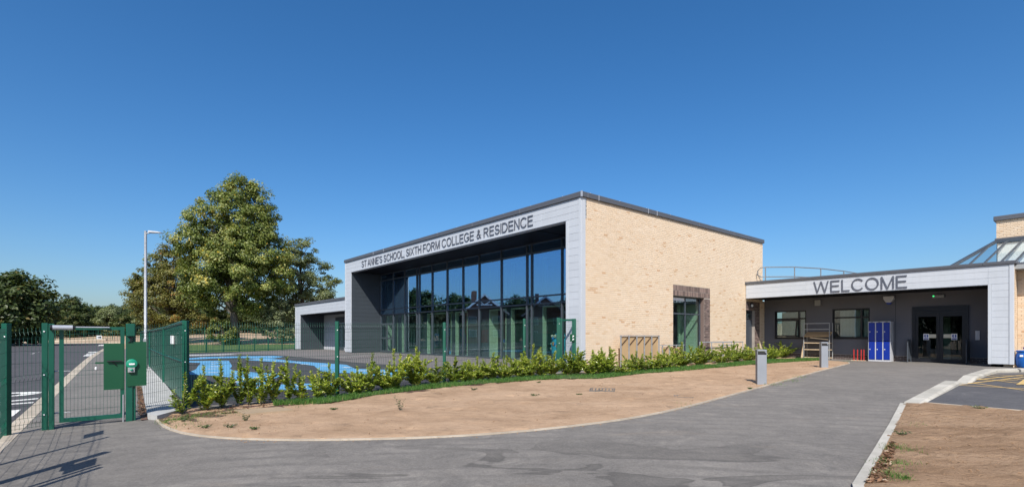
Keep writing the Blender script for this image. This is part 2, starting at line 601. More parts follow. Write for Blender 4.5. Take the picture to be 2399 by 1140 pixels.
M['silver'] = cladding('silver_cladding', (0.480, 0.505, 0.535), 0.45)
M['slate'] = cladding('slate_cladding', (0.046, 0.056, 0.066), 0.55, 0.0, 0.15)
M['coping'] = cladding('coping_metal', (0.088, 0.092, 0.104), 0.45)
M['frame'] = cladding('window_frame_metal', (0.058, 0.068, 0.082), 0.38)
M['black_frame'] = cladding('black_frame_metal', (0.012, 0.013, 0.017), 0.35)
M['soffit'] = cladding('soffit_panel', (0.008, 0.0085, 0.012), 0.6, 0.0, 0.12)
M['render'] = plain('grey_render', (0.136, 0.136, 0.150), 0.85, var=0.05, scale=1.2, bump=0.15, spec=0.2)
M['wing_wall'] = plain('pale_wall', (0.36, 0.37, 0.40), 0.8, var=0.04, scale=1.0)
M['green'] = plain('green_powder_coat', (0.005, 0.078, 0.048), 0.4, var=0.10, scale=3.0)
M['plate_green'] = plain('green_plate_paint', (0.004, 0.068, 0.026), 0.5, var=0.05, scale=2.0)
M['wire'] = plain('green_wire', (0.007, 0.062, 0.042), 0.5, var=0.06)
M['galv'] = plain('galvanised_steel', (0.36, 0.37, 0.38), 0.5, 0.35, 0.12, 9.0)
M['off_white'] = plain('rooflight_lining', (0.70, 0.71, 0.70), 0.8, var=0.04)
M['bollard'] = plain('bollard_grey', (0.225, 0.240, 0.262), 0.5, var=0.05, scale=3.0)
M['white'] = plain('white_plastic', (0.78, 0.78, 0.77), 0.4, var=0.03)
M['alu'] = plain('brushed_aluminium', (0.50, 0.51, 0.53), 0.35, 0.4, 0.06)
M['black'] = plain('black_plastic', (0.012, 0.012, 0.014), 0.45, var=0.1)
M['grey_box'] = plain('grey_plastic', (0.30, 0.31, 0.31), 0.5, var=0.05)
M['emerald'] = plain('emerald_plastic', (0.012, 0.25, 0.145), 0.35, var=0.06)
M['locker_blue'] = plain('locker_blue', (0.003, 0.026, 0.27), 0.35, var=0.04, scale=2)
M['locker_grey'] = plain('locker_grey', (0.50, 0.51, 0.54), 0.4, var=0.03, scale=2)
M['barrel'] = plain('blue_barrel', (0.010, 0.115, 0.42), 0.35, var=0.06)
M['red'] = plain('red_paint', (0.42, 0.025, 0.022), 0.45, var=0.08)
M['wood'] = plain('pale_wood', (0.55, 0.42, 0.27), 0.6, var=0.12, scale=7)
M['mdf'] = plain('mdf_board', (0.43, 0.29, 0.15), 0.7, var=0.06, scale=1.5)
M['rust_brown'] = plain('brown_strap', (0.07, 0.035, 0.02), 0.7, var=0.3, scale=18)
M['letter'] = plain('letter_grey', (0.090, 0.098, 0.120), 0.45, var=0.05)
M['pale_green'] = plain('pale_green_paint', (0.44, 0.58, 0.40), 0.7, var=0.03)
M['room_wall'] = plain('room_wall', (0.16, 0.175, 0.18), 0.8, var=0.05)
M['lining'] = plain('dark_lining', (0.055, 0.065, 0.075), 0.7, var=0.06)
M['room_floor'] = plain('room_floor', (0.20, 0.22, 0.24), 0.5, var=0.08)
M['play_blue'] = plain('blue_plastic', (0.018, 0.20, 0.58), 0.4, var=0.1)
M['sky_plastic'] = plain('sky_blue_plastic', (0.05, 0.45, 0.62), 0.4, var=0.1)
M['cream'] = plain('cream_fabric', (0.60, 0.57, 0.45), 0.8, var=0.1)
M['pink'] = plain('pink_plastic', (0.55, 0.10, 0.17), 0.5, var=0.1)
M['orange'] = plain('orange_plastic', (0.60, 0.24, 0.03), 0.5, var=0.2)
M['purple'] = plain('purple_plastic', (0.22, 0.10, 0.38), 0.5, var=0.1)
M['sign_blue'] = plain('sign_blue', (0.018, 0.05, 0.30), 0.4, var=0.03)
M['blind'] = None
t = NT('pale_blind')
v = t.coord('Object')
wv = t.node('TexWave'); wv.inputs['Scale'].default_value = 3.4; wv.inputs['Distortion'].default_value = 1.2; wv.inputs['Detail'].default_value = 3
t.lk(v, wv.inputs['Vector'])
c = t.mix(wv.outputs['Fac'], (0.34, 0.36, 0.33), (0.56, 0.59, 0.54))
c = t.mix(0.6, c, t.ramp(t.noise(v, 48, 3), [(0.35, (0.7,) * 3), (0.65, (1.1,) * 3)]), 'MULTIPLY')
t.base(c); t.p.inputs['Roughness'].default_value = 0.9
M['blind'] = t.m
t = NT('exit_lamp_green')
t.base((0.01, 0.4, 0.1)); t.p.inputs['Emission Color'].default_value = (0.05, 1.0, 0.25, 1); t.p.inputs['Emission Strength'].default_value = 1.2
M['lamp_green'] = t.m


def glass(name, refl, tint, gtint=(0.82, 0.9, 1.0), rough=0.0):
    t = NT(name)
    t.n.remove(t.p)
    g = t.node('BsdfGlossy'); g.inputs['Roughness'].default_value = rough; g.inputs['Color'].default_value = (*gtint, 1)
    tr = t.node('BsdfTransparent'); tr.inputs['Color'].default_value = (*tint, 1)
    lw_ = t.node('LayerWeight'); lw_.inputs['Blend'].default_value = 0.5
    fr = t.math('MULTIPLY_ADD', t.math('POWER', lw_.outputs['Facing'], 3.5), 0.85)
    t.n[-1].inputs[2].default_value = 0.03
    n = t.noise(t.coord('Object', (0.5, 0.5, 0.5)), 0.9, 2, 0.5)
    b = t.node('Bump'); b.inputs['Strength'].default_value = 0.012; b.inputs['Distance'].default_value = 0.3
    t.lk(n, b.inputs['Height'])
    t.lk(b.outputs['Normal'], g.inputs['Normal'])
    k = t.math('ADD', fr, refl, True)
    mx = t.node('MixShader')
    t.lk(k, mx.inputs[0]); t.lk(tr.outputs[0], mx.inputs[1]); t.lk(g.outputs[0], mx.inputs[2])
    t.lk(mx.outputs[0], t.out.inputs['Surface'])
    return t.m


M['glass'] = glass('curtain_wall_glass', 0.50, (0.74, 0.84, 0.88), (0.46, 0.72, 1.0))
M['glass_low'] = glass('lower_glass', 0.05, (0.80, 0.87, 0.86), (0.75, 0.88, 1.0))
M['glass_dark'] = glass('door_glass', 0.02, (0.72, 0.78, 0.78))
M['glass_roof'] = glass('rooflight_glass', 0.0, (0.85, 0.90, 0.90), (0.9, 0.97, 1.0))


def leaf_mat(name, stops, trans=0.3, gloss=0.45):
    t = NT(name)
    c = t.ramp(t.attr(), stops)
    oi = t.node('ObjectInfo')
    c = t.mix(1.0, c, t.ramp(oi.outputs['Random'], [(0.0, (0.85, 0.86, 0.85)), (1.0, (1.12, 1.1, 1.05))]), 'MULTIPLY')
    t.base(c)
    t.p.inputs['Roughness'].default_value = gloss
    t.p.inputs['Specular IOR Level'].default_value = 0.4
    tl = t.node('BsdfTranslucent'); t.lk(t.mix(1.0, c, (1.25, 1.3, 0.5), 'MULTIPLY'), tl.inputs['Color'])
    mx = t.node('MixShader'); mx.inputs[0].default_value = trans
    t.lk(t.p.outputs[0], mx.inputs[1]); t.lk(tl.outputs[0], mx.inputs[2])
    t.lk(mx.outputs[0], t.out.inputs['Surface'])
    return t.m


M['lime_leaf'] = leaf_mat('big_tree_leaf', [(0.0, (0.034, 0.055, 0.010)), (0.3, (0.095, 0.135, 0.025)), (0.6, (0.215, 0.250, 0.060)), (0.85, (0.40, 0.41, 0.17)), (0.975, (0.48, 0.38, 0.06)), (1.0, (0.55, 0.36, 0.03))])
M['brown_leaf'] = leaf_mat('turning_tree_leaf', [(0.0, (0.081, 0.083, 0.021)), (0.45, (0.190, 0.190, 0.044)), (0.75, (0.270, 0.236, 0.063)), (0.9, (0.345, 0.230, 0.057)), (1.0, (0.345, 0.138, 0.034))])
M['olive_leaf'] = leaf_mat('olive_tree_leaf', [(0.0, (0.075, 0.100, 0.040)), (0.5, (0.165, 0.200, 0.085)), (1.0, (0.32, 0.34, 0.16))])
M['wood_leaf'] = leaf_mat('dark_tree_leaf', [(0.0, (0.026, 0.046, 0.012)), (0.5, (0.065, 0.094, 0.026)), (0.85, (0.123, 0.145, 0.043)), (1.0, (0.188, 0.151, 0.051))])
M['grey_leaf'] = leaf_mat('grey_shrub_leaf', [(0.0, (0.084, 0.105, 0.042)), (0.5, (0.168, 0.196, 0.098)), (1.0, (0.294, 0.308, 0.182))])
M['laurel'] = leaf_mat('laurel_leaf', [(0.0, (0.060, 0.100, 0.014)), (0.35, (0.175, 0.250, 0.026)), (0.7, (0.350, 0.420, 0.060)), (0.94, (0.52, 0.54, 0.14)), (1.0, (0.60, 0.50, 0.06))], 0.3, 0.28)
M['weed'] = leaf_mat('weed_leaf', [(0.0, (0.025, 0.06, 0.022)), (0.6, (0.06, 0.12, 0.035)), (1.0, (0.13, 0.19, 0.05))])
M['blade'] = leaf_mat('grass_blade', [(0.0, (0.031, 0.094, 0.015)), (0.6, (0.081, 0.194, 0.031)), (0.92, (0.175, 0.300, 0.062)), (1.0, (0.425, 0.350, 0.150))], 0.35, 0.6)
M['litter'] = leaf_mat('fallen_leaf', [(0.0, (0.06, 0.028, 0.016)), (0.5, (0.17, 0.085, 0.045)), (0.85, (0.28, 0.16, 0.09)), (1.0, (0.46, 0.36, 0.26))], 0.1, 0.7)
t = NT('tree_bark')
v = t.coord('Object', (1, 1, 0.25))
a = t.noise(v, 9, 6, 0.7, 0.8)
t.base(t.ramp(a, [(0.3, (0.050, 0.042, 0.034)), (0.7, (0.17, 0.145, 0.12))]))
t.p.inputs['Roughness'].default_value = 0.95
t.bump(a, 0.9, 0.05)
M['bark'] = t.m
M['grate'] = plain('cast_iron', (0.13, 0.115, 0.10), 0.7, var=0.2, scale=20)
M['clod'] = plain('soil_clod', (0.27, 0.17, 0.10), 0.95, var=0.3, scale=40, spec=0.1)
# ------------------------------------------------------------------ the setting: ground, road, paths
C0 = (2.49, 18.2)
E1 = (0.6418, -0.7669)
E2 = (0.7669, 0.6418)
BROT = math.atan2(E1[1], E1[0])
FZ = EYE - 1.15                              # floor level of the school


def L2W(x, y):
    return (C0[0] + x * E1[0] + y * E2[0], C0[1] + x * E1[1] + y * E2[1])


KD = (-0.603, 0.798)                          # heading of the road
KN = (-0.798, -0.603)                         # towards the middle of the road


def kerbpt(k, off=0.0):
    return (-8.34 + KD[0] * k + KN[0] * off, 8.31 + KD[1] * k + KN[1] * off)


# far ground, one sheet to the horizon
def far_axis():
    a = list(np.arange(-130, 131, 3.0))
    b = [140, 160, 190, 240, 320, 450, 700, 1100, 1800, 3000]
    return np.array([-v for v in reversed(b)] + a + b)


ax = far_axis(); ay = far_axis() + 60
vv = np.array([(x, y, gz(x, y) - 0.07) for y in ay for x in ax])
nx = len(ax)
ff = np.array([(j * nx + i, j * nx + i + 1, (j + 1) * nx + i + 1, (j + 1) * nx + i) for j in range(len(ay) - 1) for i in range(nx - 1)])
o = link('ground', np_mesh('ground', vv, ff, M['field'], smooth=True)); o['kind'] = 'structure'

sheet('path', [kerbpt(-25), (45, -12), (45, 40), kerbpt(46)], 0.0, M['path'])
sheet('road', [kerbpt(-25), kerbpt(76), gpt(250, 803.5), gpt(120, 804.5), gpt(0, 808), (-125, 62), (-80, -12)], 0.006, M['road'])
sheet('footway', [kerbpt(1.0, -0.26), kerbpt(48, -0.26), gpt(335, 842), gpt(319, 905), gpt(331, 984)], 0.005, M['footway'])
KB = thing('road_kerb', 'pale flush concrete kerb line along the edge of the dark road', 'kerb')
del KB['label'], KB['category']
KB['kind'] = 'structure'
stone = MB().box(-0.445, 0.445, -0.13, 0.13, -0.10, 0.012, bev=0.008).mesh('kerb_stone', M['edging'])
ka = math.atan2(KD[1], KD[0])
for i in range(74):
    c = kerbpt(-2.2 + i * 0.9, -0.12)
    a, b = kerbpt(-2.2 + i * 0.9 - 0.45, -0.12), kerbpt(-2.2 + i * 0.9 + 0.45, -0.12)
    pit = math.atan2(gz(*b) - gz(*a), 0.9)
    link('kerb_stone', stone, KB, (c[0], c[1], gz(*c)), (0, -pit, ka))
# far kerb of the turning head
FK = bpy.data.objects.new('far_kerb', None); COL.objects.link(FK); FK['kind'] = 'structure'
for a, b in along([gpt(0, 808), gpt(60, 805.6), gpt(120, 804.5), gpt(250, 803.5), gpt(330, 803.5)], 3.0):
    MB().obox((a[0], a[1], gz(*a) + 0.02), (b[0], b[1], gz(*b) + 0.02), 0.5, 0.30).build('kerb_stone', M['edging'], FK)
FK2 = bpy.data.objects.new('bank_kerb', None); COL.objects.link(FK2); FK2['kind'] = 'structure'
for a, b in along([gpt(0, 801), gpt(120, 799.2), gpt(250, 798.5)], 4.0):
    MB().obox((a[0], a[1], gz(*a) + 0.02), (b[0], b[1], gz(*b) + 0.02), 0.5, 0.3).build('kerb_stone', M['edging'], FK2)

# playground: dark safety surface, the lighter yard before the building, blue painted track
PF = [gpt(435, 953), gpt(790, 926), gpt(1041, 897), gpt(1228, 882), gpt(1308, 869)]
GATE_R = gpt(1346, 866)
PANEL = [gpt(433, 953), gpt(385, 902), gpt(352, 864), gpt(330, 838.6)]
sheet('playground', [PF[0], PF[1], PF[2], PF[3], PF[4], L2W(-0.4, -0.6), L2W(-33, -0.05), gpt(440, 827), gpt(332, 831), PANEL[3], PANEL[2], PANEL[1]], 0.005, M['play'])
sheet('yard', ppoly([(440, 832), (560, 830), (640, 830.5), (700, 836), (823, 848), (1008, 861), (1150, 873), (1260, 880), (1308, 870)]) + [L2W(-0.3, -0.3), L2W(-0.8, 2.2), L2W(-20.5, 2.2), L2W(-21.6, 2.2), L2W(-31, 2.2), L2W(-33, -0.05)], 0.010, M['yard'])
blue = [
    [(430, 840), (480, 836.2), (560, 834.6), (640, 833.2), (666, 835.2), (645, 839), (634, 840.2), (700, 846.5), (770, 851.5), (812, 854.5), (832, 864), (900, 866), (950, 866), (1002, 876), (985, 884), (930, 884), (870, 880), (826, 874), (775, 873.5), (748, 868), (736, 857), (690, 850.5), (600, 845), (575, 842.6), (607, 840.4), (560, 838), (500, 839.5), (430, 843.2)],
    [(430, 845.5), (475, 845.2), (536, 844.6), (544, 858), (538, 864), (548, 868), (600, 873), (650, 875), (656, 882), (634, 889), (612, 893), (640, 902), (700, 899), (790, 898), (806, 903), (780, 912), (700, 913), (640, 914), (575, 912), (556, 902), (548, 885), (500, 880), (445, 878), (442, 872), (458, 866), (470, 850), (430, 848.5)],
]
PM = bpy.data.objects.new('playground_markings', None); COL.objects.link(PM); PM['kind'] = 'structure'
for p in blue:
    sheet('painted_track', ppoly(p), 0.016, M['blue_paint'], None, PM)
for x, y in [(502, 848.8), (502, 853.5), (502, 858.8), (497, 864.5), (499, 873), (560, 876), (572, 876.5), (605, 884), (601, 840.6), (625, 843.6), (632, 836), (617, 834.4), (662, 847), (696, 849.5), (715, 853.6), (760, 857), (812, 861), (850, 869), (905, 872), (955, 875), (560, 895), (600, 905), (700, 904), (760, 906), (474, 836.9), (520, 835.6), (803, 836.5)]:
    a = gpt(x, y)
    s = 0.10 + 0.06 * random.random()
    L = 0.35
    ang = random.uniform(-0.5, 0.5)
    ca, sa = math.cos(ang), math.sin(ang)
    sheet('painted_dash', [(a[0] + ca * u - sa * w, a[1] + sa * u + ca * w) for u, w in ((-L / 2, -s / 2), (L / 2, -s / 2), (L / 2, s / 2), (-L / 2, s / 2))], 0.021, M['white_paint'], None, PM)
sheet('concrete_strip', ppoly([(430, 834.6), (500, 832.6), (556, 830.6), (540, 829), (430, 830.8)]), 0.018, M['slab'])
sheet('lawn', [gpt(400, 829), gpt(442, 826.6), gpt(692, 819.4), L2W(-33, 1), L2W(-33, 16), gpt(690, 806), gpt(560, 806.5), gpt(430, 807), gpt(350, 808)], 0.008, M['turf'])

# white marks on the road
RM = bpy.data.objects.new('road_markings', None); COL.objects.link(RM); RM['kind'] = 'structure'
for p in [[(70, 828.4), (78, 828.2), (88, 824.6), (95, 823.0), (91, 823.6), (82, 826.6)], [(20, 810.6), (38, 809), (36, 808), (18, 809.4)],
          [(194, 834), (224, 833.6), (227, 831), (200, 831)], [(201, 829.6), (228, 829.4), (229, 827.6), (205, 827.8)], [(206, 826), (230, 825.6), (232, 823), (208, 823.6)],
          [(229, 809.6), (245, 809), (247, 806.6), (233, 807.2)]]:
    sheet('painted_mark', ppoly(p), 0.011, M['white_paint'], None, RM)


def glyph_mesh(ch, mat, depth=0.0, name='letter'):
    """one character as a mesh, cap height 1"""
    cu = bpy.data.curves.new('glyph', 'FONT')
    cu.body = ch
    cu.extrude = depth
    cu.resolution_u = 4
    ob = bpy.data.objects.new('glyph', cu)
    COL.objects.link(ob)
    dg = bpy.context.evaluated_depsgraph_get()
    me = bpy.data.meshes.new_from_object(ob.evaluated_get(dg))
    bpy.data.objects.remove(ob); bpy.data.curves.remove(cu)
    me.name = name
    me.materials.clear(); me.materials.append(mat)
    return me


def mesh_bounds(me):
    a = np.empty(len(me.vertices) * 3, np.float32)
    me.vertices.foreach_get('co', a)
    a = a.reshape(-1, 3)
    return a.min(0), a.max(0)


def text_layout(body):
    """left and right edge of each character of the set line"""
    out = []
    for i, ch in enumerate(body):
        if ch == ' ':
            out.append(None); continue
        cu = bpy.data.curves.new('glyph', 'FONT'); cu.body = body[:i + 1]
        ob = bpy.data.objects.new('glyph', cu); COL.objects.link(ob)
        me = bpy.data.meshes.new_from_object(ob.evaluated_get(bpy.context.evaluated_depsgraph_get()))
        out.append(mesh_bounds(me)[1][0])
        bpy.data.meshes.remove(me); bpy.data.objects.remove(ob); bpy.data.curves.remove(cu)
    return out


for ch, (px, py) in (('S', (100, 919)), ('R', (84, 938)), ('E', (40, 967))):
    me = glyph_mesh(ch, M['white_paint'])
    lo, hi = mesh_bounds(me)
    a = gpt(px, py)
    for v in me.vertices:
        u = (v.co.x - (lo[0] + hi[0]) / 2) / (hi[0] - lo[0]) * 0.95     # along the kerb
        w = (v.co.y - lo[1]) / (hi[1] - lo[1]) * 3.2                     # away from the kerb
        x = a[0] + KD[0] * u + KN[0] * w; y = a[1] + KD[1] * u + KN[1] * w
        v.co = (x, y, gz(x, y) + 0.011)
    link('painted_letter', me, RM)

# the bare soil bed, its edging, and the second bed on the right
FRONT = smooth_poly(ppoly([(368, 984), (384, 999), (425, 1014), (490, 1023.5), (570, 1028.5), (680, 1031), (800, 1030.2), (950, 1027), (1100, 1020), (1250, 1008), (1400, 991), (1500, 976), (1600, 955), (1700, 929), (1800, 902), (1900, 874.5), (1960, 859), (1990, 851.5)]), 4)
BACK = ppoly([(1988, 848.5), (1960, 846), (1900, 842.5), (1850, 838), (1800, 839), (1700, 846), (1600, 853.5), (1500, 862), (1400, 869), (1310, 876), (1228, 885), (1041, 900), (790, 929), (600, 944), (445, 958)])
sheet('soil_bed', FRONT + BACK, 0.012, M['soil'], jitter=0.035, step=0.22)
RED = ppoly([(2010, 1140), (2055, 1062), (2090, 1000), (2116, 947)])
SB2 = [(2.4, 3.2)] + RED + ppoly([(2170, 943), (2399, 963)]) + [(16.0, 9.0), (16.0, 3.2)]
sheet('soil_bed_by_parking', SB2, 0.012, M['soil2'], jitter=0.04, step=0.16)
sheet('mulch_strip', ppoly([(319, 905), (330, 905), (346, 983), (330, 985)]), 0.014, M['mulch'])
sheet('hedge_mulch', ppoly([(372, 986), (400, 999), (460, 990), (540, 974), (610, 964), (700, 951), (800, 941), (900, 929), (1041, 912), (1228, 893), (1310, 884), (1310, 877), (1228, 887), (1041, 902), (790, 931), (600, 946), (445, 960)]), 0.030, M['mulch'])
sheet('parking_bay', ppoly([(2166, 941), (2240, 904), (2312, 877), (2399, 874)]) + [(26.0, 17.5), (26, 9.0), gpt(2399, 961)], 0.006, M['bay'])
SE = bpy.data.objects.new('soil_edging', None); COL.objects.link(SE); SE['kind'] = 'structure'


def edge_run(pts, parent, w, h, top, mat, step=0.9, name='edging_stone'):
    for a, b in along(pts, step):
        q = (b[0] - (b[0] - a[0]) * 0.004, b[1] - (b[1] - a[1]) * 0.004)
        MB().obox((a[0], a[1], gz(*a) + top - h / 2), (q[0], q[1], gz(*q) + top - h / 2), w, h).build(name, mat, parent)


edge_run(FRONT[::2] + [FRONT[-1]] if len(FRONT) % 2 == 0 else FRONT[::2], SE, 0.038, 0.12, 0.024, M['edging'], 0.9)
edge_run([FRONT[-1]] + BACK[:3], SE, 0.038, 0.12, 0.024, M['edging'], 0.9)
edge_run([(2.55, 3.55)] + RED, SE, 0.10, 0.14, 0.034, M['kerb'], 0.9)
edge_run(ppoly([(2160, 943), (2399, 963)]) + [(14.0, 9.1)], SE, 0.06, 0.12, 0.024, M['edging'], 0.9)
PK = bpy.data.objects.new('parking_kerb', None); COL.objects.link(PK); PK['kind'] = 'structure'


def kerb_run(a, b, h0, h1, w=0.30):
    n = max(1, int(round(math.hypot(b[0] - a[0], b[1] - a[1]) / 0.95)))
    dx, dy = b[0] - a[0], b[1] - a[1]
    L = math.hypot(dx, dy); px, py = dy / L, -dx / L
    for i in range(n):
        f0, f1 = i / n + 0.004, (i + 1) / n - 0.004
        vs = []
        for f in (f0, f1):
            x, y = a[0] + dx * f, a[1] + dy * f
            h = h0 + (h1 - h0) * f
            for o_, z_ in ((0, -0.1), (0, h), (w - 0.06, h + 0.004), (w, h - 0.03), (w, -0.1)):
                X, Y = x + px * o_, y + py * o_
                vs.append((X, Y, gz(X, Y) + z_))
        m = MB(); m.add(vs, [(0, 1, 2, 3, 4), (9, 8, 7, 6, 5), (0, 5, 6, 1), (1, 6, 7, 2), (2, 7, 8, 3), (3, 8, 9, 4), (4, 9, 5, 0)])
        m.build('kerb_stone', M['kerb'], PK)


k0, k1, k2, k3, k4 = gpt(2118, 944), gpt(2215, 899), gpt(2240, 896), gpt(2257, 887), gpt(2310, 870)
kerb_run(k0, k1, 0.03, 0.10)
kerb_run(k1, k2, 0.10, 0.025)
kerb_run(k2, k3, 0.025, 0.10)
kerb_run(k3, k4, 0.10, 0.10)
kerb_run(k4, (26.5, 18.2), 0.10, 0.10)
HM = bpy.data.objects.new('bay_hatching', None); COL.objects.link(HM); HM['kind'] = 'structure'


def stripe(p, q, w, parent, mat, z, name):
    a, b = gpt(*p), gpt(*q)
    L = math.hypot(b[0] - a[0], b[1] - a[1]); nx_, ny_ = -(b[1] - a[1]) / L * w / 2, (b[0] - a[0]) / L * w / 2
    sheet(name, [(a[0] + nx_, a[1] + ny_), (b[0] + nx_, b[1] + ny_), (b[0] - nx_, b[1] - ny_), (a[0] - nx_, a[1] - ny_)], z, mat, None, parent)


for i, (p, q) in enumerate([((2245, 902), (2399, 910)), ((2305, 876.6), (2399, 881.5)), ((2262, 895), (2399, 914)), ((2283, 886), (2399, 899)), ((2300, 879.5), (2399, 890)), ((2250, 901), (2399, 884)), ((2272, 891.5), (2399, 878.5)), ((2275, 889.6), (2385, 892)), ((2385, 902), (2430, 872))]):
    stripe(p, q, 0.075, HM, M['yellow_paint'], 0.0095 + 0.0014 * i, 'painted_stripe')
sheet('painted_patch', ppoly([(2384, 901), (2412, 903), (2430, 885), (2399, 890)]), 0.024, M['yellow_paint'], None, HM)

# concrete base of the panelled fence: a low slab with a pale face
SL = ppoly([(346, 981), (368, 984), (424, 968), (419, 948), (386, 904), (352, 866), (336, 843), (328, 843), (330, 880), (336, 930)])
m = MB()
n = len(SL)
vs = [(x, y, gz(x, y) - 0.05) for x, y in SL] + [(x, y, gz(x, y) + 0.09) for x, y in SL]
m.add(vs, [tuple(range(n)), tuple(range(n, 2 * n))] + [(i, (i + 1) % n, n + (i + 1) % n, n + i) for i in range(n)])
o = m.build('concrete_fence_base', M['slab']); o['kind'] = 'structure'

# grates and slabs in the soil
def grate(px, py, w, d, label, sink):
    a = gpt(px, py)
    t_ = thing('drain_cover', label, 'drain cover', (a[0], a[1], gz(*a) + 0.035 - sink), R(-12))
    MB().box(-w / 2, w / 2, -d / 2, -d / 2 + 0.03, -0.05, 0.02).box(-w / 2, w / 2, d / 2 - 0.03, d / 2, -0.05, 0.02).box(-w / 2, -w / 2 + 0.03, -d / 2 + 0.03, d / 2 - 0.03, -0.05, 0.02).box(w / 2 - 0.03, w / 2, -d / 2 + 0.03, d / 2 - 0.03, -0.05, 0.02).build('rim', M['grate'], t_)
    MB().box(-w / 2 + 0.03, w / 2 - 0.03, -d / 2 + 0.03, d / 2 - 0.03, -0.05, -0.01).build('tray', M['black'], t_)
    for i in range(7):
        x = -w / 2 + 0.06 + (w - 0.12) * i / 6
        MB().box(x - 0.014, x + 0.014, -d / 2 + 0.03, d / 2 - 0.03, -0.01, 0.017).build('bar', M['grate'], t_)


grate(1411, 916, 0.62, 0.62, 'square grey drain grating lying open in the bare soil', 0.0)
grate(1595, 930, 0.50, 0.45, 'grey drain grating half buried in the soil nearer the path', 0.026)
a = [gpt(548, 965), gpt(572, 976), gpt(690, 965), gpt(655, 958)]
m = MB()
vs = [(x, y, gz(x, y) + z) for z in (-0.03, 0.055) for x, y in a]
m.add(vs, [(0, 1, 2, 3), (4, 5, 6, 7), (0, 1, 5, 4), (1, 2, 6, 5), (2, 3, 7, 6), (3, 0, 4, 7)])
o = m.build('buff_slab', M['buff_slab']); tag(o, 'flat buff slab half sunk in the soil before the left hedge', 'slab')
# ------------------------------------------------------------------ the school buildings
def bthing(name, label, cat, ox, oy):
    x, y = L2W(ox, oy)
    o = thing(name, label, cat, (x, y, FZ), BROT)
    OFF[o.name] = (ox, oy, 0)
    return o


def ony(px, py, yl):
    u = (px - PCX) / FPX
    d = (yl + C0[0] * E2[0] + C0[1] * E2[1]) / (u * E2[0] + E2[1])
    X, Y = u * d - C0[0], d - C0[1]
    return X * E1[0] + Y * E1[1], (HOR - py) / FPX * d + 1.15


HALL = bthing('main_hall', 'two-storey cream brick school hall with silver framed glazed front', 'building', 0, 0)
ENTR = bthing('entrance_block', 'low grey entrance block with silver canopy and double doors', 'building', 0, 12.37)
WING = bthing('side_wing', 'low silver clad wing at the far left end of the hall', 'building', -32.25, 0)

# ---- bricks
BL, BH, JT = 0.215, 0.065, 0.010


def brick_field(a0, a1, z0, z1, holes=(), length=BL, height=BH, bond=True, phase=0.0):
    """bricks as (centre along, centre z, length) that fill the rectangle but for the holes"""
    out = []
    nrow = int((z1 - z0 + JT) / (height + JT))
    for r in range(nrow):
        zc = z0 + r * (height + JT) + height / 2
        a = a0 - ((length + JT) / 2 if (bond and r % 2) else 0.0)
        while a < a1:
            s, e = max(a, a0), min(a + length, a1)
            segs = [(s, e)]
            for h0, h1, hz0, hz1 in holes:
                if hz0 - 0.02 < zc < hz1 + 0.02:
                    nw = []
                    for p, q in segs:
                        if q <= h0 or p >= h1: nw.append((p, q)); continue
                        if p < h0: nw.append((p, h0))
                        if q > h1: nw.append((h1, q))
                    segs = nw
            for p, q in segs:
                if q - p > 0.03: out.append(((p + q) / 2, zc, q - p))
            a += length + JT
    return out


def brick_tone(z, ac):
    t_ = random.gauss(0.56, 0.095)
    p = 0.035 + (0.06 if z < 3.4 else 0.0)
    k = math.sin(ac * 1.7 + z * 2.3) + math.sin(ac * 0.6 - z * 3.9)
    if random.random() < p * (1.8 if k > 0.8 else 0.6): t_ = random.uniform(0.05, 0.28)
    return min(max(t_, 0.0), 1.0)


def bricks_stuff(name, items, plane, axis, parent, mat, height=BH, tonef=brick_tone, depth=0.03):
    """many bricks joined: axis 'y' = wall in the plane x=plane facing +x, 'x' = plane y=plane facing -y"""
    off = OFF.get(parent.name if parent.parent is None else parent.parent.name, (0, 0, 0))
    N = len(items)
    it = np.array(items)
    h = np.full(N, height)
    jit = RNG.normal(0, 0.0012, N)
    c = 0.004
    prof = [(-1, -1, 0), (1, -1, 0), (1, 1, 0), (-1, 1, 0), (-1, -1, 1), (1, -1, 1), (1, 1, 1), (-1, 1, 1)]
    V = np.zeros((N, 8, 3))
    for k, (a, b, f) in enumerate(prof):
        sh = c * f
        al = it[:, 0] + a * (it[:, 2] / 2 - sh)
        zz = it[:, 1] + b * (h / 2 - sh)
        out = plane + (0.0 if f else -depth) + jit if axis == 'y' else plane - (0.0 if f else -depth) + jit
        if axis == 'y':
            V[:, k, 0] = out - off[0]; V[:, k, 1] = al - off[1]
        else:
            V[:, k, 0] = al - off[0]; V[:, k, 1] = out - off[1]
        V[:, k, 2] = zz - off[2]
    F0 = np.array([(4, 5, 6, 7), (0, 1, 5, 4), (1, 2, 6, 5), (2, 3, 7, 6), (3, 0, 4, 7)])
    if axis == 'x': F0 = F0
    F = (F0[None] + np.arange(N)[:, None, None] * 8).reshape(-1, 4)
    tone = np.repeat([tonef(z, a) for a, z, _ in items], 5)
    me = np_mesh(name, V.reshape(-1, 3), F, mat, tone)
    o = link(name, me, parent)
    o['kind'] = 'stuff'
    return o


_bm = {}


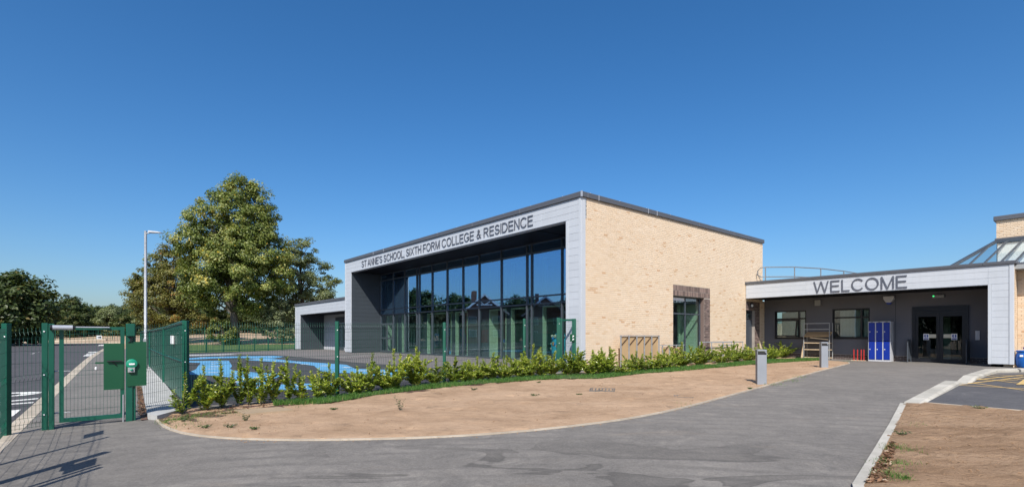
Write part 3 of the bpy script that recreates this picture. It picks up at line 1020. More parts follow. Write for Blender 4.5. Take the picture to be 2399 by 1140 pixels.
def one_brick(parent, along_, z, length, plane, axis, mat, height, tone, name='brick'):
    key = (round(length, 2), round(height, 3), round(tone * 9), mat.name, axis)
    if key not in _bm:
        L, H, c = round(length, 2) if length < 0.2 else length, height, 0.004
        m = MB()
        p = [(-1, -1), (1, -1), (1, 1), (-1, 1)]
        vs = [(-0.03, a * L / 2, b * H / 2) for a, b in p] + [(0.0, a * (L / 2 - c), b * (H / 2 - c)) for a, b in p]
        if axis == 'x': vs = [(y_, -x_, z_) for x_, y_, z_ in vs]
        m.add(vs, [(4, 5, 6, 7), (0, 1, 5, 4), (1, 2, 6, 5), (2, 3, 7, 6), (3, 0, 4, 7)], round(tone * 9) / 9)
        _bm[key] = m.mesh(name, mat)
    off = OFF.get(parent.parent.name, (0, 0, 0))
    loc = (plane - off[0], along_ - off[1], z) if axis == 'y' else (along_ - off[0], plane - off[1], z)
    return link(name, _bm[key], parent, loc)


# ---- hall: brick flank in the plane x = 0
WIN = (5.78, 8.85, 0.0, 3.35)        # window and its dark surround
DOR = (12.40, 13.95, 0.0, 2.93)
m = MB()
for y0, y1, z0, z1 in ((0.2, 5.78, 0, 6.1), (5.78, 8.85, 3.35, 6.1), (8.85, 12.40, 0, 6.1), (12.40, 13.95, 2.93, 6.1), (13.95, 14.3, 0, 6.1), (14.3, 14.55, 0, 3.0)):
    m.box(-0.3, -0.005, y0, y1, z0, z1)
wall = m.build('brick_wall', M['mortar'], HALL)
items = brick_field(0.2, 14.3, 0.0, 6.09, (WIN, DOR)) + brick_field(14.31, 14.55, 0.0, 2.98)
items = [i for i in items]
items.sort(key=lambda i: (i[0] + 13.59) ** 2 + (i[1] - 1.15) ** 2)
for a, z, L in items[:300]:
    one_brick(wall, a, z, L, 0.0, 'y', M['brick'], BH, brick_tone(z, a))
bricks_stuff('brickwork', items[300:], 0.0, 'y', wall, M['brick'])
# dark brick surround of the window: soldier courses above, stretchers beside
m = MB()
m.box(-0.3, -0.012, 5.78, 8.85, 2.89, 3.35).box(-0.3, -0.012, 8.33, 8.85, 0, 2.89)
sur = m.build('window_surround', M['pale_mortar'], HALL)
for r in range(2):
    for i in range(41):
        a = 5.78 + 0.0345 + i * 0.0749
        one_brick(sur, a, 2.89 + 0.115 + r * 0.23, 0.064, -0.002, 'y', M['dark_brick'], 0.215, random.random(), 'soldier_brick')
for a, z, L in brick_field(8.335, 8.85, 0.0, 2.88):
    one_brick(sur, a, z, L, -0.002, 'y', M['dark_brick'], BH, random.random())
MB().box(-0.31, -0.02, 8.328, 8.334, 0, 2.89).build('surround_side', M['dark_brick'], HALL)
MB().box(-0.31, -0.02, 5.775, 5.782, 0, 2.89).build('surround_side', M['dark_brick'], HALL)
# its window
wf = MB()
for a in (5.81, 7.05, 8.30): wf.box(-0.25, -0.19, a - 0.03, a + 0.03, 0.05, 2.89)
for z in (0.05, 2.13, 2.86): wf.box(-0.248, -0.192, 5.84, 7.02, z - 0.03, z + 0.03).box(-0.248, -0.192, 7.08, 8.27, z - 0.03, z + 0.03)
win = wf.build('window', M['frame'], HALL)
for y0, y1 in ((5.84, 7.02), (7.08, 8.27)):
    for z0, z1 in ((0.08, 2.10), (2.16, 2.83)):
        MB().box(-0.225, -0.215, y0, y1, z0, z1).build('pane', M['glass_low'], win)
MB().box(-0.23, -0.20, 5.9, 6.98, 2.70, 2.85).build('blind', M['white'], win)
for y in (6.15, 6.45, 6.72):
    MB().prism([(y - 0.10, 2.72), (y - 0.02, 2.60), (y + 0.06, 2.72), (y + 0.03, 2.76), (y - 0.02, 2.74), (y - 0.07, 2.76)], 'x', -0.245, -0.240).build('paper_heart', M['white'], win)
MB().box(-1.25, -1.2, 8.05, 8.3, 0.02, 2.9).box(-1.25, -0.3, 8.42, 8.46, 0.02, 2.9).build('inner_pier', M['pale_green'], HALL)
MB().box(-2.2, -2.1, 5.2, 7.6, 1.95, 3.0).build('inner_lintel', M['pale_green'], HALL)
# side door under the canopy
MB().box(-0.28, -0.012, 12.40, 13.95, 2.48, 2.93).box(-0.28, -0.012, 13.38, 13.95, 0, 2.48).build('door_surround', M['pale_mortar'], HALL)
ds = [c for c in HALL.children if c.name.startswith('door_surround')][0]
for a, z, L in brick_field(13.385, 13.95, 0.0, 2.48) + brick_field(12.41, 13.95, 2.485, 2.93):
    one_brick(ds, a, z, L, -0.002, 'y', M['dark_brick'], BH, random.random())
sd = MB().box(-0.20, -0.14, 12.42, 13.36, 0.02, 2.0, bev=0.005).box(-0.20, -0.14, 12.42, 13.36, 2.04, 2.46, bev=0.005).build('side_door', M['frame'], HALL)
MB().box(-0.138, -0.13, 12.52, 13.26, 2.08, 2.40).build('pane', M['glass_dark'], sd)
MB().box(-0.138, -0.10, 12.50, 12.53, 0.95, 1.15).build('handle', M['galv'], sd)
MB().lathe([(0.02, 0), (0.07, 0.01), (0.075, 0.05), (0.05, 0.09), (0.0, 0.10)], (0, 0, 0), 14).build('bulkhead_lamp', M['white'], HALL).matrix_local = Matrix.Translation((0.0, 12.98, 2.72)) @ Matrix.Rotation(R(90), 4, 'Y')
MB().box(-0.02, 0.012, 12.88, 13.20, 2.60, 2.86).build('lamp_plate', M['black'], HALL)

# ---- hall: silver clad portal
def planks(parent, pieces, mat, face):
    """pieces: (u0, u1, z0, z1); face gives the box for each"""
    for u0, u1, z0, z1 in pieces:
        b = face(u0 + 0.002, u1 - 0.002, z0 + 0.003, z1 - 0.003)
        MB().box(*b, bev=0.003).build('plank', mat, parent)


clad = MB().box(-21.54, 0, -0.012, 0.25, 5.36, 6.10).box(-21.54, -20.56, -0.012, 0.02, 0.06, 5.36).box(-0.745, 0, -0.012, 0.02, 0.06, 5.36).build('cladding', M['silver'], HALL)
fr_ = lambda u0, u1, z0, z1: (u0, u1, -0.022, -0.012, z0, z1)
P = []
for r in range(3):
    z0 = 5.38 + r * 0.24
    xs = [-21.54 + 0.12, -17.9, -13.4, -8.9, -4.4, -0.12] if r % 2 == 0 else [-21.54 + 0.12, -20.0, -15.6, -11.1, -6.6, -2.1, -0.12]
    P += [(a, b, z0, z0 + 0.24) for a, b in zip(xs[:-1], xs[1:])]
for r in range(20):
    z0 = 0.08 + r * 0.265
    P.append((-0.65, -0.12, z0, min(z0 + 0.265, 5.38)))
    P.append((-21.42, -20.65, z0, min(z0 + 0.265, 5.38)))
planks(clad, P, M['silver'], fr_)
MB().box(-0.12, 0.004, -0.040, 0.20, 0.06, 6.10, bev=0.006).build('corner_trim', M['silver'], HALL)
MB().box(-21.54, -21.42, -0.040, 0.0, 0.06, 6.10, bev=0.006).build('corner_trim', M['silver'], HALL)
MB().box(-0.75, -0.65, -0.038, -0.012, 0.06, 5.378).build('jamb_trim', M['silver'], HALL)
MB().box(-20.65, -20.544, -0.038, 0.02, 0.06, 5.378).build('jamb_trim', M['silver'], HALL)
MB().box(-20.65, -0.65, -0.042, -0.012, 5.365, 5.379).build('drip_trim', M['alu'], HALL)
# reveals and soffit of the portal
rev = MB().box(-20.60, -20.563, 0.02, 2.1, 0.0, 5.36).build('left_reveal', M['slate'], HALL)
for r in range(20):
    z0 = 0.06 + r * 0.265
    MB().box(-20.563, -20.549, 0.022, 2.06, z0 + 0.003, min(z0 + 0.262, 5.36), bev=0.003).build('plank', M['slate'], rev)
MB().box(-0.751, -0.70, 0.25, 2.1, 0.0, 5.36).build('right_reveal', M['slate'], HALL)
sf = MB().box(-20.55, -0.75, 0.25, 2.1, 5.385, 5.42).build('soffit', M['soffit'], HALL)
xs = list(np.arange(-20.54, -0.75, 1.98))
for a, b in zip(xs[:-1], xs[1:]):
    MB().box(a + 0.004, b - 0.004, 0.255, 2.09, 5.372, 5.385).build('soffit_panel', M['soffit'], sf)
# coping in lengths with joint straps
cp = MB().box(-21.60, 0.02, -0.03, 14.33, 6.10, 6.13).build('coping', M['coping'], HALL)
xs = [-21.62, -18.6, -15.6, -12.6, -9.6, -6.6, -3.3, 0.07]
for a, b in zip(xs[:-1], xs[1:]):
    MB().box(a + 0.002, b - 0.002, -0.085, 0.25, 6.098, 6.29, bev=0.012).build('coping_length', M['coping'], cp)
ys = [0.252, 0.85, 3.9, 4.5, 7.8, 11.0, 14.36]
for a, b in zip(ys[:-1], ys[1:]):
    MB().box(-0.25, 0.07, a + 0.002, b - 0.002, 6.098, 6.29, bev=0.012).build('coping_length', M['coping'], cp)
for y in (0.85, 3.9, 4.5):
    MB().box(0.02, 0.078, y - 0.012, y + 0.012, 6.095, 6.295).build('joint_strap', M['alu'], cp)
MB().box(0.03, 0.08, -0.095, -0.04, 6.095, 6.295).build('joint_strap', M['alu'], cp)
for x in (-17.0, -15.6):
    MB().box(x - 0.02, x + 0.02, -0.09, 0.0, 6.095, 6.295).build('joint_strap', M['alu'], cp)
for i in range(11):
    MB().lathe([(0.012, 0), (0.012, 0.012), (0.004, 0.018)], (-0.9 - i * 1.75, -0.05, 6.288), 6).build('rivet', M['white'], cp)
for i in range(8):
    MB().lathe([(0.012, 0), (0.012, 0.012), (0.004, 0.018)], (0.04, 0.4 + i * 1.7, 6.288), 6).build('rivet', M['white'], cp)
MB().box(-21.5, -0.28, 0.25, 14.2, 5.9, 6.05).build('roof', M['grey_box'], HALL)
MB().box(-21.54, -21.3, 0.26, 14.3, 0, 6.09).build('far_wall', M['silver'], HALL)
MB().box(-21.3, -0.3, 14.1, 14.3, 0, 6.09).build('rear_wall', M['mortar'], HALL)
# curtain wall
MX = [-20.50, -18.63, -17.04, -15.51, -15.20, -13.70, -12.08, -10.51, -9.03, -7.19, -5.30, -4.97, -3.04, -0.80]
MZ = [0.05, 2.59, 2.93, 4.92, 5.34]
cw = MB()
for x in MX: cw.box(x - 0.028, x + 0.028, 2.05, 2.20, 0.0, 5.37)
for a, b in zip(MX[:-1], MX[1:]):
    for z in MZ: cw.box(a + 0.028, b - 0.028, 2.06, 2.19, z - 0.03, z + 0.03)
CWO = cw.build('curtain_wall', M['frame'], HALL)
for a, b in zip(MX[:-1], MX[1:]):
    for z0, z1 in zip(MZ[:-1], MZ[1:]):
        MB().box(a + 0.028, b - 0.028, 2.115, 2.127, z0 + 0.03, z1 - 0.03).build('pane', M['glass_low'] if z1 < 2.7 else M['glass'], CWO)
dm = MB()
for x in (-20.43, -19.58, -19.52, -18.70): dm.box(x - 0.04, x + 0.04, 2.045, 2.11, 0.06, 1.95)
for z in (0.12, 1.0, 1.95): dm.box(-20.47, -18.66, 2.047, 2.108, z - 0.07, z + 0.05)
dm.build('glazed_door', M['frame'], HALL)
# the room behind: lining with openings, pale green reveals, floor, back wall
lin = MB()
OPEN = [(-20.3, -18.75), (-18.1, -15.6), (-14.85, -12.2), (-11.75, -10.6), (-8.6, -7.25), (-6.85, -5.4), (-4.6, -3.1), (-2.6, -1.2)]
cur = -20.5
for a, b in OPEN:
    lin.box(cur, a, 2.45, 2.75, 0.02, 5.3); cur = b
    lin.box(a, b, 2.45, 2.75, 2.50, 3.05).box(a, b, 2.45, 2.75, 4.72, 5.3)
lin.box(cur, -0.75, 2.45, 2.75, 0.02, 5.3)
lin.build('inner_lining', M['lining'], HALL)
for a, b in OPEN:
    f = MB()
    for z0, z1 in ((0.02, 2.50), (3.05, 4.72)):
        dj = 2.62 if a not in (-8.6, -20.3) else 2.95
        f.box(a, a + 0.05, 2.42, dj, z0, z1).box(b - 0.03, b, 2.43, 2.5, z0, z1).box(a + 0.05, b - 0.03, 2.42, 2.55, z1 - 0.06, z1)
    f.build('window_reveal', M['pale_green'], HALL)
MB().box(-20.5, -0.32, 2.2, 9.0, 0.0, 0.02).build('room_floor', M['room_floor'], HALL)
MB().box(-20.5, -0.32, 9.0, 9.1, 0.0, 5.9).build('room_wall', M['room_wall'], HALL)
MB().box(-20.5, -0.32, 2.2, 9.0, 5.44, 5.5).build('room_ceiling', M['room_wall'], HALL)
MB().box(-20.5, -0.32, 2.8, 9.0, 2.62, 2.9).build('upper_floor', M['room_wall'], HALL)

# things in the room
def chair_stack(x, y, n, side, mat):
    """every chair of a stack is a thing of its own"""
    wx, wy = L2W(x, y)
    where = ['lowest', 'second from the floor', 'middle', 'second from the top', 'topmost']
    for i in range(n):
        t_ = thing('stacking_chair', 'bright blue chair, ' + where[i] + ' of the ' + side + ' stack behind the hall glass', 'chair', (wx, wy, FZ + 0.02 + i * 0.12), BROT + 0.3, 'blue chairs stacked in the hall')
        MB().box(-0.20, 0.20, -0.2, 0.2, 0.40, 0.43, bev=0.01).build('seat', mat, t_)
        MB().box(-0.20, 0.20, 0.19, 0.225, 0.55, 0.80, bev=0.01).build('backrest', mat, t_)
        for sx in (-0.17 - 0.008 * i, 0.17 + 0.008 * i):
            for sy in (-0.18, 0.18):
                MB().tube([(sx, sy, -0.12 * min(i, 0)), (sx, sy, 0.41 if sy < 0 else 0.78)], 0.011, 6).build('leg', M['galv'], t_)


chair_stack(-17.0, 3.6, 5, 'left', M['play_blue'])
chair_stack(-16.2, 3.8, 5, 'right', M['play_blue'])
wx, wy = L2W(-14.0, 3.9)
t_ = thing('play_tunnel', 'round bright blue play tunnel standing behind the hall glass', 'play tunnel', (wx, wy, FZ + 0.02), BROT)
for k in range(5):
    y = -0.3 + k * 0.15
    pts = [(0.75 * math.cos(a), y, 0.80 + 0.75 * math.sin(a)) for a in np.linspace(0, 2 * math.pi, 33)]
    MB().tube(pts, 0.045 if k in (0, 4) else 0.03, 8, cap=False).build('hoop', M['sky_plastic'] if k == 0 else M['play_blue'], t_, True)
for k in range(12):
    a = 2 * math.pi * k / 12
    MB().tube([(0.75 * math.cos(a), -0.3, 0.80 + 0.75 * math.sin(a)), (0.75 * math.cos(a), 0.3, 0.80 + 0.75 * math.sin(a))], 0.02, 6).build('slat', M['play_blue'], t_)
wx, wy = L2W(-11.1, 3.5)
t_ = thing('toy_table', 'low sky blue toy table behind the middle left hall glass', 'table', (wx, wy, FZ + 0.02), BROT)
MB().box(-0.45, 0.45, -0.25, 0.25, 0.50, 0.53, bev=0.008).build('table_top', M['sky_plastic'], t_)
for sx in (-0.4, 0.4):
    for sy in (-0.2, 0.2): MB().box(sx - 0.02, sx + 0.02, sy - 0.02, sy + 0.02, 0, 0.5).build('leg', M['white'], t_)
t_ = thing('desk_lamp', 'cream shaded lamp standing on the low blue toy table', 'lamp', (wx, wy, FZ + 0.55), BROT)
MB().lathe([(0.09, 0), (0.09, 0.015), (0.02, 0.025)], n=14).build('base', M['white'], t_)
MB().tube([(0, 0, 0.02), (0.05, 0, 0.32), (-0.15, 0, 0.52)], 0.015, 6).build('stem', M['white'], t_)
MB().lathe([(0.20, 0), (0.12, 0.18), (0.05, 0.24)], (-0.18, 0, 0.39), 14).build('lamp_shade', M['cream'], t_)
wx, wy = L2W(-4.1, 3.1)
t_ = thing('ball_bag', 'clear blue bag of coloured balls behind the right hall glass', 'bag', (wx, wy, FZ + 0.02), BROT)
MB().lathe([(0.30, 0), (0.42, 0.25), (0.46, 0.7), (0.38, 1.1), (0.15, 1.3)], n=18).build('bag', M['sky_plastic'], t_, True)
for k in range(16):
    a = random.uniform(-2.6, -0.5); z = random.uniform(0.5, 1.15)
    rr = 0.42
    bmx = MB().lathe([(0.01, -0.07), (0.05, -0.05), (0.07, 0), (0.05, 0.05), (0.01, 0.07)], (rr * math.cos(a), rr * math.sin(a), z), 8)
    bmx.build('ball', random.choice([M['orange'], M['white'], M['play_blue'], M['cream']]), t_, True)
for i, (x, y, mm, lb) in enumerate(((-8.1, 3.2, M['cream'], 'pale toy kitchen stand behind the middle hall glass'), (-6.1, 3.3, M['wood'], 'small wooden toy frame behind the right middle hall glass'), (-2.2, 3.0, M['pink'], 'pink toy trolley behind the rightmost hall glass'))):
    wx, wy = L2W(x, y)
    t_ = thing('toy_stand', lb, 'toy', (wx, wy, FZ + 0.02), BROT + 0.2 * i)
    for sx in (-0.3, 0.3): MB().box(sx - 0.03, sx + 0.03, -0.2, 0.2, 0, 0.75, bev=0.006).build('side', mm, t_)
    MB().box(-0.27, 0.27, -0.2, 0.2, 0.36, 0.40).build('shelf', mm, t_)
    MB().box(-0.33, 0.33, -0.22, 0.22, 0.75, 0.79).build('top', M['white'], t_)
    for k in range(3):
        MB().lathe([(0.05, 0), (0.07, 0.05), (0.06, 0.14), (0.02, 0.17)], (-0.2 + 0.2 * k, 0, 0.79), 10).build('small_toy', (M['play_blue'], M['orange'], M['cream'])[(i + k) % 3], t_)  # coloured toys standing on the top, built as parts of the stand

# ---- far wing
x0, x1, jx = -32.25, -21.56, -31.05
wc = MB().box(x0, x1, -0.012, 0.2, 2.87, 3.62).box(x0, jx - 0.01, -0.012, 0.02, 0.05, 2.87).build('cladding', M['silver'], WING)
P = []
for r in range(3):
    z0 = 2.88 + r * 0.245
    xs = [x0 + 0.1, -29.5, -26.0, -23.0, x1] if r % 2 else [x0 + 0.1, -27.8, -24.4, x1]
    P += [(a, b, z0, z0 + 0.245) for a, b in zip(xs[:-1], xs[1:])]
for r in range(11):
    z0 = 0.06 + r * 0.265
    P.append((x0 + 0.1, jx - 0.08, z0, min(z0 + 0.265, 2.88)))
planks(wc, P, M['silver'], fr_)
MB().box(x0, x0 + 0.1, -0.04, 0.0, 0.05, 3.62).box(jx - 0.08, jx + 0.005, -0.04, 0.02, 0.05, 2.87).build('jamb_trim', M['silver'], WING)
MB().box(x0 - 0.05, x1 - 0.01, -0.085, 0.25, 3.62, 3.80, bev=0.01).build('coping', M['coping'], WING)
wr = MB().box(jx - 0.05, jx - 0.012, 0.02, 1.95, 0.0, 2.87).build('left_reveal', M['slate'], WING)
for r in range(11):
    z0 = 0.06 + r * 0.265
    MB().box(jx - 0.012, jx, 0.022, 1.94, z0 + 0.003, min(z0 + 0.262, 2.87)).build('plank', M['slate'], wr)
MB().box(jx, x1, 0.2, 1.95, 2.875, 2.90).build('soffit', M['soffit'], WING)
MB().box(jx, x1, 1.95, 2.1, 0.28, 2.87).build('back_wall', M['wing_wall'], WING)
MB().box(jx, x1, 1.93, 2.1, 0.0, 0.28).build('plinth', M['locker_grey'], WING)
MB().box(x0, x1, 0.25, 12, 3.5, 3.62).build('roof', M['grey_box'], WING)
MB().box(x0 + 0.01, x0 + 0.2, 0.2, 12, 0.0, 3.5).build('side_wall', M['silver'], WING)
a, _ = ony(788, 760, 1.95); b, _ = ony(807, 760, 1.95)
dw = MB().box(a, a + 0.08, 1.88, 1.95, 0, 2.1).box(b - 0.08, b, 1.88, 1.95, 0, 2.1).box(a + 0.08, b - 0.08, 1.88, 1.95, 2.0, 2.1).box(a + 0.08, b - 0.08, 1.90, 1.95, 0, 0.25).build('door', M['frame'], WING)
MB().box(a + 0.08, b - 0.08, 1.91, 1.92, 0.25, 2.0).build('pane', M['glass_dark'], dw)
MB().box(a - 0.1, b, 1.90, 1.95, 2.2, 2.62).build('louvre', M['frame'], WING)

# ---- entrance block
EY, BY = 12.37, 14.50
ec = MB().box(0.02, 9.84, EY - 0.012, EY + 0.2, 3.06, 3.78).box(9.15, 9.84, EY - 0.012, EY + 0.2, 0.10, 3.06).build('cladding', M['silver'], ENTR)
P = []
for r in range(3):
    z0 = 3.07 + r * 0.237
    xs = [0.03, 2.1, 5.1, 9.15] if r % 2 else [0.03, 3.6, 6.9, 9.15]
    xs = [0.03, 2.85, 6.3, 9.15]
    P += [(a, b, z0, z0 + 0.237) for a, b in zip(xs[:-1], xs[1:])] + [(9.15, 9.72, z0, z0 + 0.237)]
for r in range(12):
    z0 = 0.11 + r * 0.2465
    P.append((9.25, 9.72, z0, z0 + 0.2465))
planks(ec, P, M['silver'], lambda u0, u1, z0, z1: (u0, u1, EY - 0.022, EY - 0.012, z0, z1))
MB().box(9.72, 9.845, EY - 0.04, EY + 0.12, 0.10, 3.78, bev=0.006).build('corner_trim', M['silver'], ENTR)
MB().box(9.15, 9.25, EY - 0.037, EY - 0.012, 0.10, 3.068).build('jamb_trim', M['silver'], ENTR)
MB().box(0.02, 9.16, EY - 0.04, EY - 0.012, 3.050, 3.066).build('drip_trim', M['alu'], ENTR)
ecp = MB().box(0.0, 9.9, EY - 0.03, EY + 0.2, 3.78, 3.80).build('coping', M['coping'], ENTR)
xs = [-0.02, 0.5, 3.1, 6.1, 9.0, 9.92]
for a, b in zip(xs[:-1], xs[1:]):
    MB().box(a + 0.002, b - 0.002, EY - 0.085, EY + 0.25, 3.778, 3.895, bev=0.01).build('coping_length', M['coping'], ecp)
MB().prism([(-0.25, 3.92), (0.0, 3.90), (0.0, 3.76), (-0.12, 3.72)], 'y', EY - 0.10, EY + 0.05).build('gutter_end', M['coping'], ENTR)
MB().box(9.62, 9.92, EY + 0.25, 13.2, 3.778, 3.895, bev=0.01).build('coping_return', M['coping'], ENTR)
MB().box(9.84, 17.0, 13.2, 13.5, 3.778, 3.895, bev=0.01).build('coping_return', M['coping'], ENTR)
es = MB().box(0.02, 9.15, EY + 0.2, BY, 3.072, 3.11).build('soffit', M['soffit'], ENTR)
xs = np.linspace(0.03, 9.14, 7)
for a, b in zip(xs[:-1], xs[1:]):
    MB().box(a + 0.004, b - 0.004, EY + 0.005, BY - 0.002, 3.058, 3.072).build('soffit_panel', M['soffit'], es)
# back wall with openings
W1, W2, DR = (0.55, 2.08, 1.03, 2.45), (3.27, 4.82, 1.03, 2.45), (6.42, 8.30, 0.0, 2.42)
m = MB()
cols = [0.0, 0.55, 2.08, 3.27, 4.82, 6.42, 8.30, 9.15]
for a, b in zip(cols[:-1], cols[1:]):
    hole = {0.55: W1, 3.27: W2, 6.42: DR}.get(a)
    if hole is None: m.box(a, b, BY, BY + 0.3, 0.26, 3.06)
    elif hole is DR: m.box(a, b, BY, BY + 0.3, 2.42, 3.06)
    else: m.box(a, b, BY, BY + 0.3, 0.26, hole[2]).box(a, b, BY, BY + 0.3, hole[3], 3.06)
bw = m.build('grey_wall', M['render'], ENTR)
MB().box(5.80, 5.815, BY - 0.004, BY, 0.26, 3.06).build('movement_joint', M['black'], ENTR)
pl = MB().box(0.0, 6.42, BY + 0.012, BY + 0.3, 0, 0.26).box(8.30, 9.15, BY + 0.012, BY + 0.3, 0, 0.26).build('plinth', M['pale_mortar'], ENTR)
for a, z, L in brick_field(0.02, 6.42, 0.02, 0.26) + brick_field(8.30, 9.15, 0.02, 0.26):
    one_brick(pl, a, z, L, BY + 0.002, 'x', M['dark_brick'], BH, random.random() * 0.2)
MB().box(9.15, 9.19, EY + 0.2, BY + 0.3, 0.0, 3.06).build('canopy_cheek', M['render'], ENTR)


def window_unit(W_, flip, label=None):
    a, b, z0, z1 = W_
    mx = a + (b - a) * (0.76 if not flip else 0.77)
    tz = z1 - 0.42
    f = MB()
    fy0, fy1 = BY + 0.05, BY + 0.12
    for x in (a + 0.03, mx, b - 0.03): f.box(x - 0.035, x + 0.035, fy0, fy1, z0, z1)
    for z in (z0 + 0.03, tz, z1 - 0.03): f.box(a + 0.065, mx - 0.035, fy0 + 0.002, fy1 - 0.002, z - 0.035, z + 0.035).box(mx + 0.035, b - 0.065, fy0 + 0.002, fy1 - 0.002, z - 0.035, z + 0.035)
    w = f.build('window', M['black_frame'], ENTR)
    for x0_, x1_ in ((a + 0.065, mx - 0.035), (mx + 0.035, b - 0.065)):
        for q0, q1 in ((z0 + 0.065, tz - 0.035), (tz + 0.035, z1 - 0.065)):
            MB().box(x0_, x1_, BY + 0.08, BY + 0.088, q0, q1).build('pane', M['glass_low'], w)
    MB().box(a, b, BY - 0.045, BY + 0.05, z0 - 0.03, z0 + 0.005).build('sill', M['black_frame'], w)
    MB().box(a, a + 0.025, BY - 0.01, BY + 0.05, z0 + 0.005, z1).box(b - 0.025, b, BY - 0.01, BY + 0.05, z0 + 0.005, z1).box(a + 0.025, b - 0.025, BY - 0.01, BY + 0.05, z1 - 0.025, z1).build('reveal', M['black_frame'], w)
    n = 14
    for i in range(n):
        x = a + 0.30 + (mx - a - 0.36) * i / n
        bl = link('blind_slat', MB().box(-0.03, 0.052, -0.001, 0.002, z0 + 0.08, z1 - 0.08).mesh('blind_slat', M['blind']), w, (x, BY + 0.22 - EY, 0), (0, 0, 0.25))
    MB().box(mx + 0.06, b - 0.08, BY + 0.21, BY + 0.22, z0 + 0.08, z1 - 0.08).build('blind', M['blind'], w)
    return w, mx, tz


OFF2 = OFF
w1, mx1, tz1 = window_unit(W1, False)
w2, mx2, tz2 = window_unit(W2, True)
# open casement of the left window
cs = MB()
cw_, chh = mx1 - 0.05 - W1[0] - 0.07, tz1 - 0.05 - W1[2] - 0.07
cs.box(0, cw_, -0.03, 0.03, -chh, -chh + 0.06).box(0, cw_, -0.03, 0.03, -0.06, 0).box(0, 0.06, -0.028, 0.028, -chh + 0.06, -0.06).box(cw_ - 0.06, cw_, -0.028, 0.028, -chh + 0.06, -0.06)
me = cs.mesh('open_casement', M['black_frame'])
oc = link('open_casement', me, w1, (W1[0] + 0.07, BY + 0.02 - EY, tz1 - 0.05), (R(-11), 0, 0))
me = MB().box(0.06, cw_ - 0.06, -0.004, 0.004, -chh + 0.06, -0.06).mesh('pane', M['glass_low'])
link('pane', me, w1, (W1[0] + 0.07, BY + 0.02 - EY, tz1 - 0.05), (R(-11), 0, 0))
# rooms behind the entrance block
MB().box(0.05, 6.2, BY + 2.6, BY + 2.7, 0, 3.0).build('office_wall', M['room_wall'], ENTR)
MB().box(0.05, 9.1, BY + 0.3, BY + 5.0, -0.02, 0.03).build('lobby_floor', M['room_floor'], ENTR)
MB().box(6.2, 9.6, BY + 4.9, BY + 5.0, 0, 3.0).box(6.2, 6.3, BY + 0.3, BY + 4.9, 0.03, 3.0).build('lobby_wall', M['room_wall'], ENTR)
MB().box(7.1, 7.35, BY + 2.2, BY + 2.4, 0.03, 2.0).box(8.0, 8.25, BY + 1.6, BY + 1.75, 0.03, 1.75).build('lobby_post', M['pale_green'], ENTR)
# entrance doors
a, b = DR[0], DR[1]
f = MB().box(a, a + 0.10, BY - 0.06, BY + 0.12, 0, 2.42).box(b - 0.10, b, BY - 0.06, BY + 0.12, 0, 2.42).box(a + 0.10, b - 0.10, BY - 0.06, BY + 0.12, 2.22, 2.42).box(a + 0.10, b - 0.10, BY - 0.05, BY + 0.1, 2.10, 2.215)
ed = f.build('entrance_doors', M['black_frame'], ENTR)
mid = (a + b) / 2
for s0, s1, sgn in ((a + 0.10, mid - 0.003, 1), (mid + 0.003, b - 0.10, -1)):
    lf = MB().box(s0, s0 + 0.11, BY - 0.03, BY + 0.03, 0.02, 2.10).box(s1 - 0.11, s1, BY - 0.03, BY + 0.03, 0.02, 2.10).box(s0 + 0.11, s1 - 0.11, BY - 0.028, BY + 0.028, 0.02, 0.16).box(s0 + 0.11, s1 - 0.11, BY - 0.028, BY + 0.028, 1.98, 2.10).build('door_leaf', M['black_frame'], ENTR)
    MB().box(s0 + 0.11, s1 - 0.11, BY - 0.005, BY + 0.003, 0.16, 1.98).build('pane', M['glass_dark'], lf)
    sx = s1 - 0.11 - 0.36 if sgn > 0 else s0 + 0.12
    MB().box(sx, sx + 0.36, BY - 0.011, BY - 0.007, 1.06, 1.22).build('paper_notice', M['cream'], lf)
    qx = sx - 0.08 if sgn > 0 else sx + 0.26
    MB().box(qx, qx + 0.19, BY - 0.016, BY - 0.012, 0.98, 1.24).build('door_sticker', M['white'], lf)
    MB().box(qx + 0.02, qx + 0.17, BY - 0.020, BY - 0.017, 1.0, 1.05).build('sticker_caption', M['sign_blue'], lf)
    for q in (-1, 1):
        pts = [(qx + 0.095 + q * (0.008 + 0.062 * math.sin(t_)), 1.145 + 0.075 * math.cos(t_)) for t_ in np.linspace(0.15, math.pi - 0.15, 9)]
        MB().prism(pts, 'y', BY - 0.0205, BY - 0.0172).build('sticker_figure', M['sign_blue'], lf)
MB().tube([(mid - 0.05, BY - 0.07, 0.95), (mid - 0.05, BY - 0.07, 1.25)], 0.012, 8).build('door_handle', M['black'], ENTR)
MB().box(7.12, 7.52, BY - 0.09, BY - 0.002, 2.78, 2.90, bev=0.008).build('exit_lamp', M['grey_box'], ENTR)
MB().box(7.14, 7.19, BY - 0.095, BY - 0.091, 2.83, 2.88).build('indicator', M['lamp_green'], ENTR)
x, z = ony(2084, 701, BY)
MB().prism([(x - 0.20, z + 0.14), (x + 0.20, z + 0.14), (x + 0.20, z + 0.02), (x + 0.10, z - 0.14), (x - 0.10, z - 0.14), (x - 0.20, z + 0.02)], 'y', BY - 0.17, BY - 0.002).build('security_lamp', M['locker_grey'], ENTR)
MB().prism([(x - 0.11, z - 0.145), (x + 0.11, z - 0.145), (x + 0.05, z - 0.23), (x - 0.05, z - 0.23)], 'y', BY - 0.14, BY - 0.01).build('lamp_lens', M['sign_blue'], ENTR)
x, z = ony(1917, 709, BY)
MB().box(x - 0.13, x + 0.13, BY - 0.12, BY - 0.002, z - 0.14, z + 0.14, bev=0.01).build('wall_speaker', M['grey_box'], ENTR)
